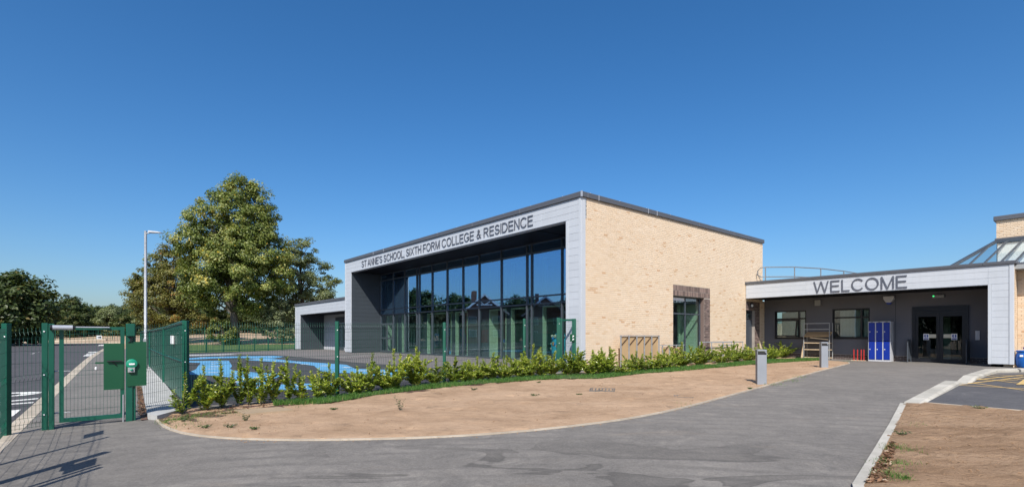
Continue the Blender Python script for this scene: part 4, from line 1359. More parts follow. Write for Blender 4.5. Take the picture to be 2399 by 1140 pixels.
MB().box(8.50, 8.64, BY - 0.03, BY - 0.002, 0.98, 1.36, bev=0.006).build('entry_panel', M['locker_grey'], ENTR)
# right hand brick return and front wall beyond the canopy
rw = MB().box(9.55, 9.83, EY + 0.2, 13.35, 0, 3.77).box(9.83, 17.0, 13.35, 13.6, 0, 3.77).build('brick_return', M['mortar'], ENTR)
bricks_stuff('brickwork', brick_field(EY + 0.125, 13.30, 0.0, 3.77), 9.842, 'y', rw, M['brick'])
bricks_stuff('brickwork', brick_field(9.845, 17.0, 0.0, 3.77), 13.338, 'x', rw, M['brick'])
MB().box(0.05, 17.0, EY + 0.25, 30, 3.60, 3.76).build('roof', M['grey_box'], ENTR)
MB().box(16.9, 17.0, 13.6, 30, 0, 3.6).box(0.05, 17, 29.9, 30, 0, 3.6).build('rear_wall', M['mortar'], ENTR)
# glazed rooflight and the brick lantern above it
LT = bthing('rooflight', 'sloping glazed rooflight on the roof of the entrance block', 'rooflight', 9.0, 14.0)
LT.location.z = FZ + 3.76
OFF[LT.name] = (9.0, 14.0, 3.76)
yb, yt = 14.0, 17.2
bx0 = ony(2203, 622, yb)[0]
tx0, tz0 = ony(2333, 566, yt)
bz = 3.80
tx1 = 17.0
fb = MB()


def P3(x, s):   # point on the front slope
    return (x, yb + (yt - yb) * s, bz + (tz0 - bz) * s)


fb.obox((bx0, yb, bz), (tx0, yt, tz0), 0.10, 0.12)
fb.obox((bx0, yb, bz + 0.02), (tx1, yb, bz + 0.02), 0.10, 0.12)
fb.obox((tx0, yt, tz0), (tx1, yt, tz0), 0.12, 0.14)
bars = [ony(p, 590, yb)[0] for p in (2255, 2290, 2330, 2366)] + [ony(2399, 590, yb)[0] + i * 1.1 for i in range(3)]
prev = bx0
lo_ = fb
edges = []
for x in bars:
    s = 1.0
    xt = x + 0.55
    # where the bar meets the hip it stops
    sh = (x - bx0) / max(tx0 - bx0 - 0.55, 0.1)
    s = min(sh, 1.0)
    fb.obox(P3(x, 0.01), P3(x + 0.55 * s, s), 0.06, 0.06)
    edges.append((x, s))
lf_ = fb.build('glazing_bars', M['frame'], LT)
px_, ps_ = bx0, 0.0
for x, s in edges + [(tx1, 1.0)]:
    m = MB()
    A, B = P3(px_, 0.0), P3(x, 0.0)
    Cc, D = P3(x + (0.55 * s if x < tx1 else 0), s), P3(px_ + 0.55 * ps_, ps_)
    vs = [A, B, Cc] if ps_ == 0.0 else ([A, B, Cc, D] if not (ps_ < 1 and s == 1.0) else [A, B, Cc, (tx0, yt, tz0), D])
    m.add(vs, [tuple(range(len(vs)))])
    m.build('pane', M['glass_roof'], LT)
    px_, ps_ = x, s
MB().box(tx0 + 0.05, tx1, 17.22, 17.28, 3.8, tz0 - 0.1).build('back_kerb', M['off_white'], LT)
MB().add([(bx0, yb + 0.05, 3.79), (tx1, yb + 0.05, 3.79), (tx1, 17.5, 3.79), (tx0, 17.5, 3.79)], [(0, 1, 2, 3)]).build('rooflight_base', M['off_white'], LT)
TW = bthing('brick_lantern', 'cream brick tower block rising behind the glazed rooflight', 'tower', 13.0, 17.3)
TW.location.z = FZ + 3.76
OFF[TW.name] = (13.0, 17.3, 3.76)
zt = ony(2333, 518, 17.3)[1]
tw = MB().box(tx0 + 0.01, 20, 17.31, 22, 3.77, zt).build('brick_wall', M['mortar'], TW)
bricks_stuff('brickwork', brick_field(tx0, 20, tz0 + 0.1, zt), 17.298, 'x', tw, M['brick'])
MB().box(tx0 - 0.08, 20.1, 17.20, 22.1, zt, zt + 0.20, bev=0.012).build('coping', M['coping'], TW)
MB().box(tx0 - 0.04, 20.05, 17.22, 17.29, tz0, tz0 + 0.14).build('flashing', M['coping'], TW)
# guard rail on the roof by the hall
gr = bthing('roof_guard_rail', 'galvanised guard rail on the flat roof beside the hall', 'guard rail', 0.4, 13.6)
gr.location.z = FZ + 3.76
OFF[gr.name] = (0.4, 13.6, 3.76)
z0 = 3.76
pl_ = [(0.45, 13.6), (1.45, 14.7), (2.1, 16.4), (2.5, 18.6), (2.7, 21.0)]
for zz in (4.22, 4.72):
    MB().tube([(x, y, zz) for x, y in pl_], 0.028, 8).build('rail', M['rail_grey'], gr, True)
for x, y in pl_:
    MB().tube([(x, y, z0), (x, y, 4.72)], 0.028, 8).build('post', M['rail_grey'], gr, True)
MB().tube([(0.45, 13.6, 4.72), (0.25, 13.5, 4.70), (0.12, 13.45, 4.55), (0.12, 13.45, 4.35), (0.25, 13.5, 4.22), (0.45, 13.6, 4.22)], 0.028, 8).build('end_loop', M['rail_grey'], gr, True)

# ---- lettering: plain sans capitals built from strokes of even width
def arc(cx_, cy_, rx, ry, a0, a1, n=14):
    return [(cx_ + rx * math.cos(R(a0 + (a1 - a0) * k / n)), cy_ + ry * math.sin(R(a0 + (a1 - a0) * k / n))) for k in range(n + 1)]


TS = 0.116
q = TS / 2
tp_ = 1 - q
GLYPHS = {
    'E': (0.80, [[(q, 0), (q, 1)], [(q, tp_), (0.78, tp_)], [(q, 0.53), (0.73, 0.53)], [(q, q), (0.80, q)]]),
    'F': (0.73, [[(q, 0), (q, 1)], [(q, tp_), (0.73, tp_)], [(q, 0.50), (0.63, 0.50)]]),
    'L': (0.68, [[(q, 0), (q, 1)], [(q, q), (0.68, q)]]),
    'T': (0.82, [[(0.41, 0), (0.41, 1)], [(0, tp_), (0.82, tp_)]]),
    'I': (0.135, [[(q, 0), (q, 1)]]),
    'H': (0.84, [[(q, 0), (q, 1)], [(0.84 - q, 0), (0.84 - q, 1)], [(q, 0.53), (0.84 - q, 0.53)]]),
    'N': (0.84, [[(q, 0), (q, 1)], [(0.84 - q, 0), (0.84 - q, 1)], [(q + 0.005, 1.02), (0.84 - q - 0.005, -0.02)]]),
    'M': (1.00, [[(q, 0), (q, 1)], [(1 - q, 0), (1 - q, 1)], [(q + 0.01, 1.02), (0.5, 0.0)], [(1 - q - 0.01, 1.02), (0.5, 0.0)]]),
    'A': (0.96, [[(0.05, -0.02), (0.48, 1.0)], [(0.91, -0.02), (0.48, 1.0)], [(0.20, 0.35), (0.76, 0.35)]]),
    'X': (0.92, [[(0.06, -0.02), (0.86, 1.02)], [(0.86, -0.02), (0.06, 1.02)]]),
    'W': (1.36, [[(0.05, 1.02), (0.34, -0.01)], [(0.34, -0.01), (0.68, 1.0)], [(0.68, 1.0), (1.02, -0.01)], [(1.02, -0.01), (1.31, 1.02)]]),
    'O': (1.06, [arc(0.53, 0.5, 0.53 - q, 0.5 - q + 0.01, 0, 360, 36)]),
    'C': (0.98, [arc(0.53, 0.5, 0.53 - q, 0.5 - q + 0.01, 38, 322, 26)]),
    'G': (1.04, [arc(0.53, 0.5, 0.53 - q, 0.5 - q + 0.01, 38, 318, 26), [(0.97, 0.16), (0.97, 0.50)], [(0.56, 0.46), (1.0, 0.46)]]),
    'D': (0.92, [[(q, 0), (q, 1)], [(q, tp_), (0.36, tp_)] + arc(0.36, 0.5, 0.56 - q, 0.5 - q, 90, -90, 18)[1:] + [(q, q)]]),
    'R': (0.94, [[(q, 0), (q, 1)], [(q, tp_), (0.52, tp_)] + arc(0.52, 0.725, 0.28, 0.2075, 90, -90, 12)[1:] + [(q, 0.5175)], [(0.44, 0.52), (0.86, -0.02)]]),
    'S': (0.86, [arc(0.43, 0.715, 0.31, 0.2175, 18, 270, 16) + arc(0.43, 0.285, 0.36, 0.2175, 88, -165, 16)]),
    '&': (0.90, [[(0.86, 0.0), (0.36, 0.60), (0.29, 0.74), (0.33, 0.87), (0.44, 0.93), (0.55, 0.88), (0.58, 0.76), (0.50, 0.64), (0.20, 0.44), (0.10, 0.28), (0.15, 0.14), (0.33, 0.065), (0.52, 0.11), (0.68, 0.28), (0.74, 0.45)]]),
    ',': (0.14, [[(q, 0.13), (q, -0.02), (0.03, -0.16)]]),
    "'": (0.12, [[(q, 1.0), (q, 0.70)]]),
}


def stroke_mesh(ch, kx, kz, depth, mat):
    """raised letter: x right, z up, front at -depth"""
    m = MB()
    for si, pl in enumerate(GLYPHS[ch][1]):
        closed = len(pl) > 20 and math.hypot(pl[0][0] - pl[-1][0], pl[0][1] - pl[-1][1]) < 1e-6
        if closed: pl = pl[:-1]
        n = len(pl)
        lft, rgt = [], []
        for i_, (x, z) in enumerate(pl):
            if closed: a, b = pl[i_ - 1], pl[(i_ + 1) % n]
            else: a, b = pl[max(i_ - 1, 0)], pl[min(i_ + 1, n - 1)]
            dx, dz_ = b[0] - a[0], b[1] - a[1]
            l_ = math.hypot(dx, dz_)
            nx_, nz_ = -dz_ / l_ * q, dx / l_ * q
            k = 1.0
            if 0 < i_ < n - 1 or closed:
                d1 = (x - a[0], z - a[1]); l1 = math.hypot(*d1)
                c_ = abs((d1[0] * dx + d1[1] * dz_) / (l1 * l_ + 1e-9))
                k = min(1 / max(c_, 0.6), 1.6)
            zc = lambda v: v if ch in ',' else min(max(v, 0.0 if ch not in 'OCGS' else -0.01), 1.0 if ch not in 'OCGS' else 1.01)
            lft.append(((x + nx_ * k) * kx, zc(z + nz_ * k) * kz)); rgt.append(((x - nx_ * k) * kx, zc(z - nz_ * k) * kz))
        f = -depth - 0.0006 * si
        vs = []
        for (lx, lz), (rx_, rz_) in zip(lft, rgt):
            vs += [(lx, f, lz), (rx_, f, rz_), (lx, 0.0, lz), (rx_, 0.0, rz_)]
        fs = []
        for i_ in range(n if closed else n - 1):
            a, b = i_ * 4, ((i_ + 1) % n) * 4
            fs += [(a, b, b + 1, a + 1), (a, a + 2, b + 2, b), (a + 1, b + 1, b + 3, a + 3)]
        if not closed:
            e = (n - 1) * 4
            fs += [(0, 1, 3, 2), (e, e + 2, e + 3, e + 1)]
        m.add(vs, fs)
    return m.mesh('letter', mat)


def sign(body, name, label, x0, x1, z0, cap, yface):
    sx, sy = L2W(x0, yface)
    t_ = thing(name, label, 'sign', (sx, sy, FZ + z0), BROT)
    gap, spc = 0.16, 0.36
    total = sum((GLYPHS[c_][0] + gap) if c_ != ' ' else spc for c_ in body) - gap
    kx = (x1 - x0) / total
    x = 0.0
    for c_ in body:
        if c_ == ' ': x += spc * kx; continue
        link('letter', stroke_mesh(c_, kx, cap, 0.028, M['letter']), t_, (x, 0, 0))
        x += (GLYPHS[c_][0] + gap) * kx
    return t_


sign("ST ANNE'S SCHOOL, SIXTH FORM COLLEGE & RESIDENCE", 'school_name_sign', 'long row of dark grey letters naming the school on the fascia', -18.80, -2.55, 5.50, 0.415, -0.024)
sign('WELCOME', 'welcome_sign', 'large dark grey letters reading WELCOME above the entrance', 3.19, 6.70, 3.12, 0.53, EY - 0.024)
# ------------------------------------------------------------------ fences and gates
def g3(p, h=0.0):
    return Vector((p[0], p[1], gz(p[0], p[1]) + h))


def wire_panel(p0, p1, h0, h1, parent, sp=0.05, rad=0.003, name='mesh_panel', base=0.06, fold=True, mat=None, rows=None, side=1.0):
    """welded mesh with horizontal V folds between two points; h0, h1 heights above the ground"""
    p0, p1 = Vector((*p0, 0)), Vector((*p1, 0))
    L = (p1 - p0).length
    d = (p1 - p0).normalized(); nrm = Vector((d.y, -d.x, 0)) * side
    n = max(2, int(L / sp))
    o0 = Vector(parent.location)
    V, F = [], []

    def seg(pts, r):
        st = len(V)
        for i, p in enumerate(pts):
            a = pts[max(i - 1, 0)]; b = pts[min(i + 1, len(pts) - 1)]
            t_ = (b - a).normalized()
            up = Vector((0, 0, 1)) if abs(t_.z) < 0.8 else d
            r1 = t_.cross(up).normalized(); r2 = r1.cross(t_)
            for k in range(3):
                an = 2 * math.pi * k / 3 + 0.5
                V.append(p + (r1 * math.cos(an) + r2 * math.sin(an)) * r - o0)
        for i in range(len(pts) - 1):
            for k in range(3):
                k2 = (k + 1) % 3
                F.append((st + i * 3 + k, st + i * 3 + k2, st + i * 3 + 3 + k2, st + i * 3 + 3 + k))

    def prof(h):
        if not fold: return [(base, 0), (h, 0)]
        return [(base, 0), (0.14, 0), (0.19, 0.035), (0.24, 0), (h * 0.52 - 0.05, 0), (h * 0.52, 0.035), (h * 0.52 + 0.05, 0), (h - 0.16, 0), (h - 0.11, 0.035), (h - 0.06, 0), (h, 0)]

    for i in range(n + 1):
        f = i / n
        c = p0 + d * (L * f)
        h = h0 + (h1 - h0) * f
        z = gz(c.x, c.y)
        seg([Vector((c.x, c.y, z + hh)) + nrm * off for hh, off in prof(h)], rad)
    for hh, off in (rows or [(0.08, 0), (0.14, 0), (0.24, 0), (0.44, 0), (0.64, 0), (-0.05, 0), (0.05, 0), (1.14, 0), (1.34, 0), (1.54, 0), (-2, 0), (-3, 0)]):
        pts = []
        for i in range(9):
            f = i / 8
            c = p0 + d * (L * f); h = h0 + (h1 - h0) * f
            H = hh
            if rows is None:
                if hh == -0.05: H = h * 0.52 - 0.05
                elif hh == 0.05: H = h * 0.52 + 0.05
                elif hh == -2: H = h - 0.16
                elif hh == -3: H = h - 0.06
            pts.append(Vector((c.x, c.y, gz(c.x, c.y) + H)))
        seg(pts, rad)
    me = np_mesh(name, np.array([tuple(v) for v in V]), np.array(F), mat or M['wire'])
    o = link(name, me, parent); o['kind'] = 'stuff'
    return o


def fence_post(p, h, parent, w=0.075, name='post', cap=True, bolts=True, mat=None):
    o0 = Vector(parent.location)
    q = g3(p) - o0
    o = MB().box(q.x - w / 2, q.x + w / 2, q.y - w / 2, q.y + w / 2, q.z - 0.1, q.z + h, bev=0.006).build(name, mat or M['green'], parent)
    if bolts:
        for z in (0.25, h * 0.52, h - 0.22):
            MB().box(q.x + w * 0.15, q.x + w * 0.15 + 0.02, q.y - w / 2 - 0.012, q.y - w / 2 - 0.001, q.z + z, q.z + z + 0.02).build('bolt', M['white'], o)
    return o


# playground fence along the hedge
pf = thing('mesh_fence', 'green welded mesh fence with posts standing behind the laurel hedge', 'fence', tuple(g3(PF[0])))
tops = [(435, 754), (790, 755), (1041, 757), (1228, 748), (1308, 745)]
H = []
for p, (px, py) in zip(PF, tops):
    H.append(EYE + (HOR - py) / FPX * p[1] - gz(*p))
for i, (p, h) in enumerate(zip(PF[:4], H[:4])):
    fence_post(p, h + 0.03, pf, 0.10 if i == 0 else 0.085)
for i in range(4):
    wire_panel(PF[i], PF[i + 1], H[i], H[i + 1], pf)
GL = gpt(302, 985)
wire_panel(GL, PF[0], 1.74, H[0], pf)
# gate in that fence beside the hall
gg = thing('playground_gate', 'narrow green mesh gate between two posts beside the hall corner', 'gate', tuple(g3(PF[4])))
fence_post(PF[4], H[4] + 0.02, gg, 0.12, 'gate_post')
dq = Vector((GATE_R[0] - PF[4][0], GATE_R[1] - PF[4][1], 0)); dq.normalize()
fence_post((PF[4][0] + dq.x * 0.13, PF[4][1] + dq.y * 0.13), H[4], gg, 0.07, 'hinge_stile', bolts=False)
hr = EYE + (HOR - 746) / FPX * GATE_R[1] - gz(*GATE_R)
fence_post(GATE_R, hr, gg, 0.10, 'gate_post', bolts=False)
fence_post((GATE_R[0] - dq.x * 0.09, GATE_R[1] - dq.y * 0.09), hr, gg, 0.05, 'lock_stile', bolts=False)
o0 = Vector(gg.location)
a, b = g3(PF[4], H[4] - 0.07) - o0, g3(GATE_R, hr - 0.04) - o0
MB().obox(a, b, 0.05, 0.07).build('top_rail', M['green'], gg)
a2, b2 = g3(PF[4], 0.12) - o0, g3(GATE_R, 0.12) - o0
MB().obox(a2, b2, 0.05, 0.06).build('bottom_rail', M['green'], gg)
wire_panel((PF[4][0] + dq.x * 0.15, PF[4][1] + dq.y * 0.15), (GATE_R[0] - dq.x * 0.1, GATE_R[1] - dq.y * 0.1), H[4] - 0.08, hr - 0.05, gg, fold=False, base=0.12)
s0 = (GATE_R[0] - dq.x * 0.27, GATE_R[1] - dq.y * 0.27)
a, b = g3(s0, 1.16) - o0, g3((GATE_R[0] - dq.x * 0.02, GATE_R[1] - dq.y * 0.02), 1.16) - o0
n_ = Vector((dq.y, -dq.x, 0))
a += n_ * 0.06; b += n_ * 0.06
sg = MB().obox(a, b, 0.01, 0.26).build('lock_plate', M['plate_green'], gg)
for k, zz in enumerate((0.06, -0.05)):
    c1 = a + (b - a) * 0.45 + n_ * 0.007 + Vector((0, 0, zz))
    MB().obox(c1, c1 + (b - a) * 0.28, 0.006, 0.045).obox(c1 + Vector((0, 0, -0.022)), c1 + (b - a) * 0.12 + Vector((0, 0, -0.022)), 0.006, 0.05).build('plate_pictogram', M['white'], sg)

# pedestrian gate with closer and push plates
GP0, GP1 = gpt(112, 1005), gpt(302, 985)
gl = math.hypot(GP1[0] - GP0[0], GP1[1] - GP0[1])
gate = thing('pedestrian_gate', 'green mesh pedestrian gate with white closer arm and solid push plates', 'gate', tuple(g3(GP0)), math.atan2(GP1[1] - GP0[1], GP1[0] - GP0[0]))
dz = gz(*GP1) - gz(*GP0)
G = lambda x: dz * x / gl
MB().box(-0.075, 0.005, -0.05, 0.05, -0.1, 1.80, bev=0.006).build('gate_post', M['green'], gate)
MB().box(0.012, 0.085, -0.075, 0.03, -0.1, 1.79, bev=0.006).build('hinge_post', M['green'], gate)
MB().box(gl - 0.045, gl + 0.055, -0.05, 0.05, -0.1 + dz, 1.78 + dz, bev=0.006).build('gate_post', M['green'], gate)
MB().box(gl + 0.060, gl + 0.10, -0.03, 0.05, -0.1 + dz, 1.76 + dz, bev=0.005).build('panel_post', M['green'], gate)
lf = MB()
lf.box(0.145, 0.205, -0.03, 0.03, 0.10, 1.75).box(gl - 0.125, gl - 0.065, -0.03, 0.03, 0.10, 1.75).box(0.205, gl - 0.125, -0.028, 0.028, 0.10, 0.17).box(0.205, gl - 0.125, -0.028, 0.028, 1.69, 1.745)
leaf = lf.build('gate_leaf', M['green'], gate)
wv_, wf_ = MB(), None
x = 0.24
while x < gl - 0.13:
    wv_.tube([(x, 0, 0.17), (x, 0, 1.69)], 0.0026, 3, cap=False); x += 0.05
for z in np.arange(0.30, 1.65, 0.20):
    wv_.tube([(0.205, 0.005, z), (gl - 0.125, 0.005, z)], 0.0026, 3, cap=False)
wv_.tube([(0.205, 0.005, 0.98), (gl - 0.125, 0.005, 0.98)], 0.0026, 3, cap=False)
wv_.build('leaf_mesh', M['wire'], gate, kind='stuff')
MB().box(gl - 0.36, gl - 0.075, -0.042, -0.034, 0.62, 1.45).build('push_plate', M['plate_green'], gate)
MB().box(gl - 0.03, gl + 0.26, -0.068, -0.056, 0.64 + dz, 1.45 + dz).build('reader_plate', M['plate_green'], gate)
MB().tube([(gl - 0.32, -0.07, 1.13), (gl - 0.10, -0.07, 1.13)], 0.013, 8).build('lever_handle', M['black'], gate)
MB().tube([(gl - 0.24, -0.07, 1.125), (gl - 0.18, -0.05, 1.05)], 0.010, 6).build('handle_shadow_bar', M['black'], gate)  # black bar standing in for the shadow below the lever handle
MB().box(gl - 0.40, gl - 0.36, -0.036, -0.02, 1.09, 1.12).box(gl - 0.48, gl - 0.40, -0.034, -0.022, 1.09, 1.12).build('latch_bar', M['plate_green'], gate)
MB().box(gl - 0.04, gl + 0.085, -0.13, -0.055, 1.55 + dz, 1.78 + dz, bev=0.008).build('lock_box', M['green'], gate)
MB().tube([(gl + 0.02, -0.09, 1.55 + dz), (gl + 0.03, -0.09, 1.47 + dz), (gl - 0.01, -0.06, 1.43 + dz)], 0.012, 6).build('cable', M['black'], gate)
dome = MB().lathe([(0.075, 0), (0.085, 0.015), (0.085, 0.04), (0.05, 0.055), (0.0, 0.056)], (0, 0, 0), 24).build('call_point', M['emerald'], gate, True)
dome.matrix_local = Matrix.Translation((gl + 0.035, -0.068, 1.05 + dz)) @ Matrix.Rotation(R(90), 4, 'X')
MB().box(gl - 0.005, gl + 0.078, -0.128, -0.1255, 1.03 + dz, 1.06 + dz).build('call_point_label', M['white'], gate)
MB().box(gl - 0.02, gl + 0.085, -0.115, -0.069, 0.89 + dz, 0.985 + dz, bev=0.008).build('push_box', M['grey_box'], gate)
pb = MB().lathe([(0.022, 0), (0.022, 0.012), (0.012, 0.02), (0.0, 0.021)], (0, 0, 0), 14).build('push_button', M['emerald'], gate, True)
pb.matrix_local = Matrix.Translation((gl + 0.033, -0.116, 0.94 + dz)) @ Matrix.Rotation(R(90), 4, 'X')
MB().tube([(0.06, -0.12, 1.725), (0.32, -0.10, 1.725)], 0.042, 16).build('closer_body', M['alu'], gate, True)
MB().tube([(0.03, -0.122, 1.725), (0.06, -0.12, 1.725)], 0.045, 16).tube([(0.32, -0.10, 1.725), (0.355, -0.097, 1.725)], 0.030, 12).build('closer_end', M['black'], gate)
MB().tube([(0.355, -0.097, 1.735), (gl - 0.28, -0.05, 1.735)], 0.011, 8).build('closer_rod', M['alu'], gate)
for z in (0.27, 0.98):
    MB().tube([(0.085, -0.03, z), (0.145, -0.005, z)], 0.014, 8).tube([(0.205, -0.03, z), (0.29, -0.035, z)], 0.006, 6).build('hinge', M['galv'], gate)
MB().tube([(gl - 0.085, -0.05, 0.02), (gl - 0.085, -0.05, 0.52)], 0.011, 8).build('drop_bolt', M['galv'], gate)
MB().box(gl - 0.46, gl - 0.39, -0.02, -0.012, 1.53, 1.59).build('gate_label', M['white'], gate)
MB().box(gl - 0.445, gl - 0.435, -0.024, -0.021, 1.545, 1.575).box(gl - 0.425, gl - 0.400, -0.024, -0.021, 1.545, 1.575).build('label_print', M['black'], gate)
MB().lathe([(0.006, 0), (0.016, 0.01), (0.016, 0.045), (0.006, 0.055)], (gl - 0.47, -0.03, 0.98), 10).build('hanging_tag', M['white'], gate)
for z in (0.25, 0.92, 1.65):
    MB().box(-0.055, -0.035, -0.062, -0.051, z, z + 0.02).build('bolt', M['white'], gate)

# outer boundary fence, running towards and past the camera's left
of = thing('boundary_fence', 'green mesh boundary fence at the left edge, next to the road kerb', 'fence', tuple(g3(gpt(15, 1020))))
Q = [gpt(15, 1020), (-6.55, 6.25), (-5.83, 5.26), (-5.30, 4.54), (-3.7, 2.42), (-2.2, 0.4), (-0.7, -1.6)]
fence_post(Q[0], 1.80, of, 0.09)
fence_post(Q[1], 1.80, of, 0.06, bolts=False)
fence_post(Q[2], 1.82, of, 0.13, bolts=False)
fence_post(Q[3], 1.80, of, 0.07, bolts=False)
fence_post((Q[3][0] - 0.10, Q[3][1] + 0.14), 1.78, of, 0.05, bolts=False)
fence_post(Q[4], 1.8, of, 0.07, bolts=False)
fence_post(Q[5], 1.8, of, 0.07, bolts=False)
for a, b in ((0, 1), (1, 2), (2, 3), (3, 4), (4, 5)):
    wire_panel(Q[a], Q[b], 1.72, 1.72, of, rad=0.003)
wire_panel(Q[0], GP0, 1.70, 1.74, of)
o0 = Vector(of.location)
a, b = g3((Q[2][0] + 0.12, Q[2][1] - 0.165), 1.50) - o0, g3((Q[3][0] - 0.16, Q[3][1] + 0.22), 1.50) - o0
MB().obox(a, b, 0.012, 0.42).build('solid_plate', M['plate_green'], of)
a, b = g3((-7.02, 6.83), 1.55) - o0, g3((-6.80, 6.55), 1.55) - o0
MB().obox(a, b, 0.012, 0.34).build('solid_plate', M['plate_green'], of)
a, b = g3((-5.78, 5.20), 1.30) - o0, g3((-5.60, 4.95), 1.30) - o0
MB().obox(a, b, 0.02, 0.14).build('lock_box', M['plate_green'], of)

# screened fence along the footway
sf_ = thing('screen_fence', 'green screened fence running back along the footway from the corner post', 'fence', tuple(g3(PANEL[0])))
o0 = Vector(sf_.location)
tp = [752.5, 767.5, 774.5, 777.6]
HT = [EYE + (HOR - py) / FPX * p[1] - gz(*p) for p, py in zip(PANEL, tp)]
den_p, den_h = [], []
for i in range(3):
    for k in range(4):
        f = k / 4
        den_p.append((PANEL[i][0] + (PANEL[i + 1][0] - PANEL[i][0]) * f, PANEL[i][1] + (PANEL[i + 1][1] - PANEL[i][1]) * f))
        den_h.append(HT[i] + (HT[i + 1] - HT[i]) * f)
den_p.append(PANEL[3]); den_h.append(HT[3])
sn = Vector((-(PANEL[1][1] - PANEL[0][1]), PANEL[1][0] - PANEL[0][0], 0)).normalized()
if sn.x > 0: sn = -sn
for i in range(len(den_p) - 1):
    m = MB()
    a, b = den_p[i], den_p[i + 1]
    A0, A1 = g3(a, 0.10) - o0, g3(a, den_h[i]) - o0
    B0, B1 = g3(b, 0.10) - o0, g3(b, den_h[i + 1]) - o0
    e = sn * 0.008; gp = (B0 - A0) * 0.004
    vs = [A0 - e, B0 - gp - e, B1 - gp - e, A1 - e, A0 + e, B0 - gp + e, B1 - gp + e, A1 + e]
    m.add(vs, [(0, 1, 2, 3), (4, 5, 6, 7), (0, 1, 5, 4), (1, 2, 6, 5), (2, 3, 7, 6), (3, 0, 4, 7)])
    m.build('screen_panel', M['green'], sf_)
    MB().tube([A1 + sn * 0.02, B1 + sn * 0.02], 0.03, 8).build('top_rail', M['green'], sf_, True)
    MB().tube([A0 + (A1 - A0) * 0.50 + sn * 0.02, B0 + (B1 - B0) * 0.50 + sn * 0.02], 0.022, 8).build('middle_rail', M['green'], sf_, True)
    if i < 8:
        for k in range(2):
            f, g_ = random.random(), random.uniform(0.06, 0.95)
            c = (A0 + (B0 - A0) * f) * (1 - g_) + (A1 + (B1 - A1) * f) * g_ + sn * 0.012
            MB().box(c.x - 0.005, c.x + 0.005, c.y - 0.005, c.y + 0.005, c.z - 0.007, c.z + 0.007).build('cable_tie', M['grey_box'], sf_)
for i in (0, 4, 8, 12):
    fence_post(den_p[i], den_h[i], sf_, 0.07, bolts=False)
f = 0.42
c = g3((PANEL[0][0] + (PANEL[1][0] - PANEL[0][0]) * f, PANEL[0][1] + (PANEL[1][1] - PANEL[0][1]) * f), 1.38) - o0 + sn * 0.05
dd = Vector((PANEL[1][0] - PANEL[0][0], PANEL[1][1] - PANEL[0][1], 0)).normalized()
MB().obox(c - dd * 0.16, c + dd * 0.16, 0.05, 0.20).build('white_box', M['white'], sf_)

# low bow-top style railing at the back of the playground
RA, RB = gpt(441, 826.4), gpt(691, 819.2)
rl = thing('low_railing', 'low green vertical bar railing at the back of the playground', 'railing', tuple(g3(RA)))
o0 = Vector(rl.location)
L = math.hypot(RB[0] - RA[0], RB[1] - RA[1])
n = int(L / 0.125)
m = MB()
for i in range(n + 1):
    p = (RA[0] + (RB[0] - RA[0]) * i / n, RA[1] + (RB[1] - RA[1]) * i / n)
    m.tube([g3(p, 0.06) - o0, g3(p, 0.92) - o0], 0.010, 4, cap=False)
m.build('bars', M['wire'], rl, kind='stuff')
for hh in (0.12, 0.90):
    MB().obox(g3(RA, hh) - o0, g3(RB, hh) - o0, 0.04, 0.05).build('rail', M['green'], rl)
for i in range(8):
    p = (RA[0] + (RB[0] - RA[0]) * i / 7, RA[1] + (RB[1] - RA[1]) * i / 7)
    fence_post(p, 1.0, rl, 0.06, bolts=False)
# taller fence far beyond the road and lawn
for nm, pts, hh, lb in (('far_fence', [gpt(-60, 800.5), gpt(130, 798.6), gpt(330, 798.2)], 2.3, 'thin green fence far beyond the road under the tree belt'), ('orchard_fence', [gpt(440, 806.8), gpt(600, 806.4), gpt(700, 806.0)], 2.2, 'thin green fence behind the lawn and under the big tree')):
    fa = thing(nm, lb, 'fence', tuple(g3(pts[0])))
    o0 = Vector(fa.location)
    m = MB()
    for a, b in along(pts, 0.42):
        m.tube([g3(a, 0.0) - o0, g3(a, hh) - o0], 0.016, 4, cap=False)
    m.build('bars', M['wire'], fa, kind='stuff')
    for q in (0.3, 1.2, hh - 0.25):
        for a, b in zip(pts[:-1], pts[1:]):
            MB().obox(g3(a, q) - o0, g3(b, q) - o0, 0.03, 0.04).build('rail', M['wire'], fa)
    for a, b in along(pts, 2.6):
        fence_post(a, hh + 0.05, fa, 0.07, bolts=False)

# ------------------------------------------------------------------ street furniture and loose things
p = gpt(341, 868)
lp = thing('lamp_post', 'tall slim galvanised lamp post behind the screened fence', 'street lamp', tuple(g3(p)))
top = EYE + (HOR - 541) / FPX * p[1] - gz(*p)
MB().tube([(0, 0, -0.1), (0, 0, 1.2)], 0.072, 14).build('base_column', M['galv'], lp, True)
MB().tube([(0, 0, 1.2), (0, 0, 1.23), (0, 0, top)], [0.072, 0.052, 0.045], 14).build('column', M['galv'], lp, True)
MB().tube([(0, 0, top - 0.10), (0.16, 0.02, top - 0.06)], 0.024, 10).build('arm', M['galv'], lp, True)
MB().add([(0.14, -0.09, top - 0.05), (0.62, -0.06, top - 0.075), (0.66, 0, top - 0.08), (0.62, 0.08, top - 0.075), (0.14, 0.11, top - 0.05), (0.14, -0.05, top + 0.015), (0.5, -0.04, top - 0.025), (0.5, 0.05, top - 0.025), (0.14, 0.06, top + 0.015)],
         [(0, 1, 2, 3, 4), (5, 6, 7, 8), (0, 1, 6, 5), (1, 2, 6), (2, 7, 6), (2, 3, 7), (3, 4, 8, 7), (4, 0, 5, 8)]).build('lamp_head', M['galv'], lp)
MB().box(0.20, 0.56, -0.05, 0.06, top - 0.082, top - 0.075).build('lamp_lens', M['white'], lp)

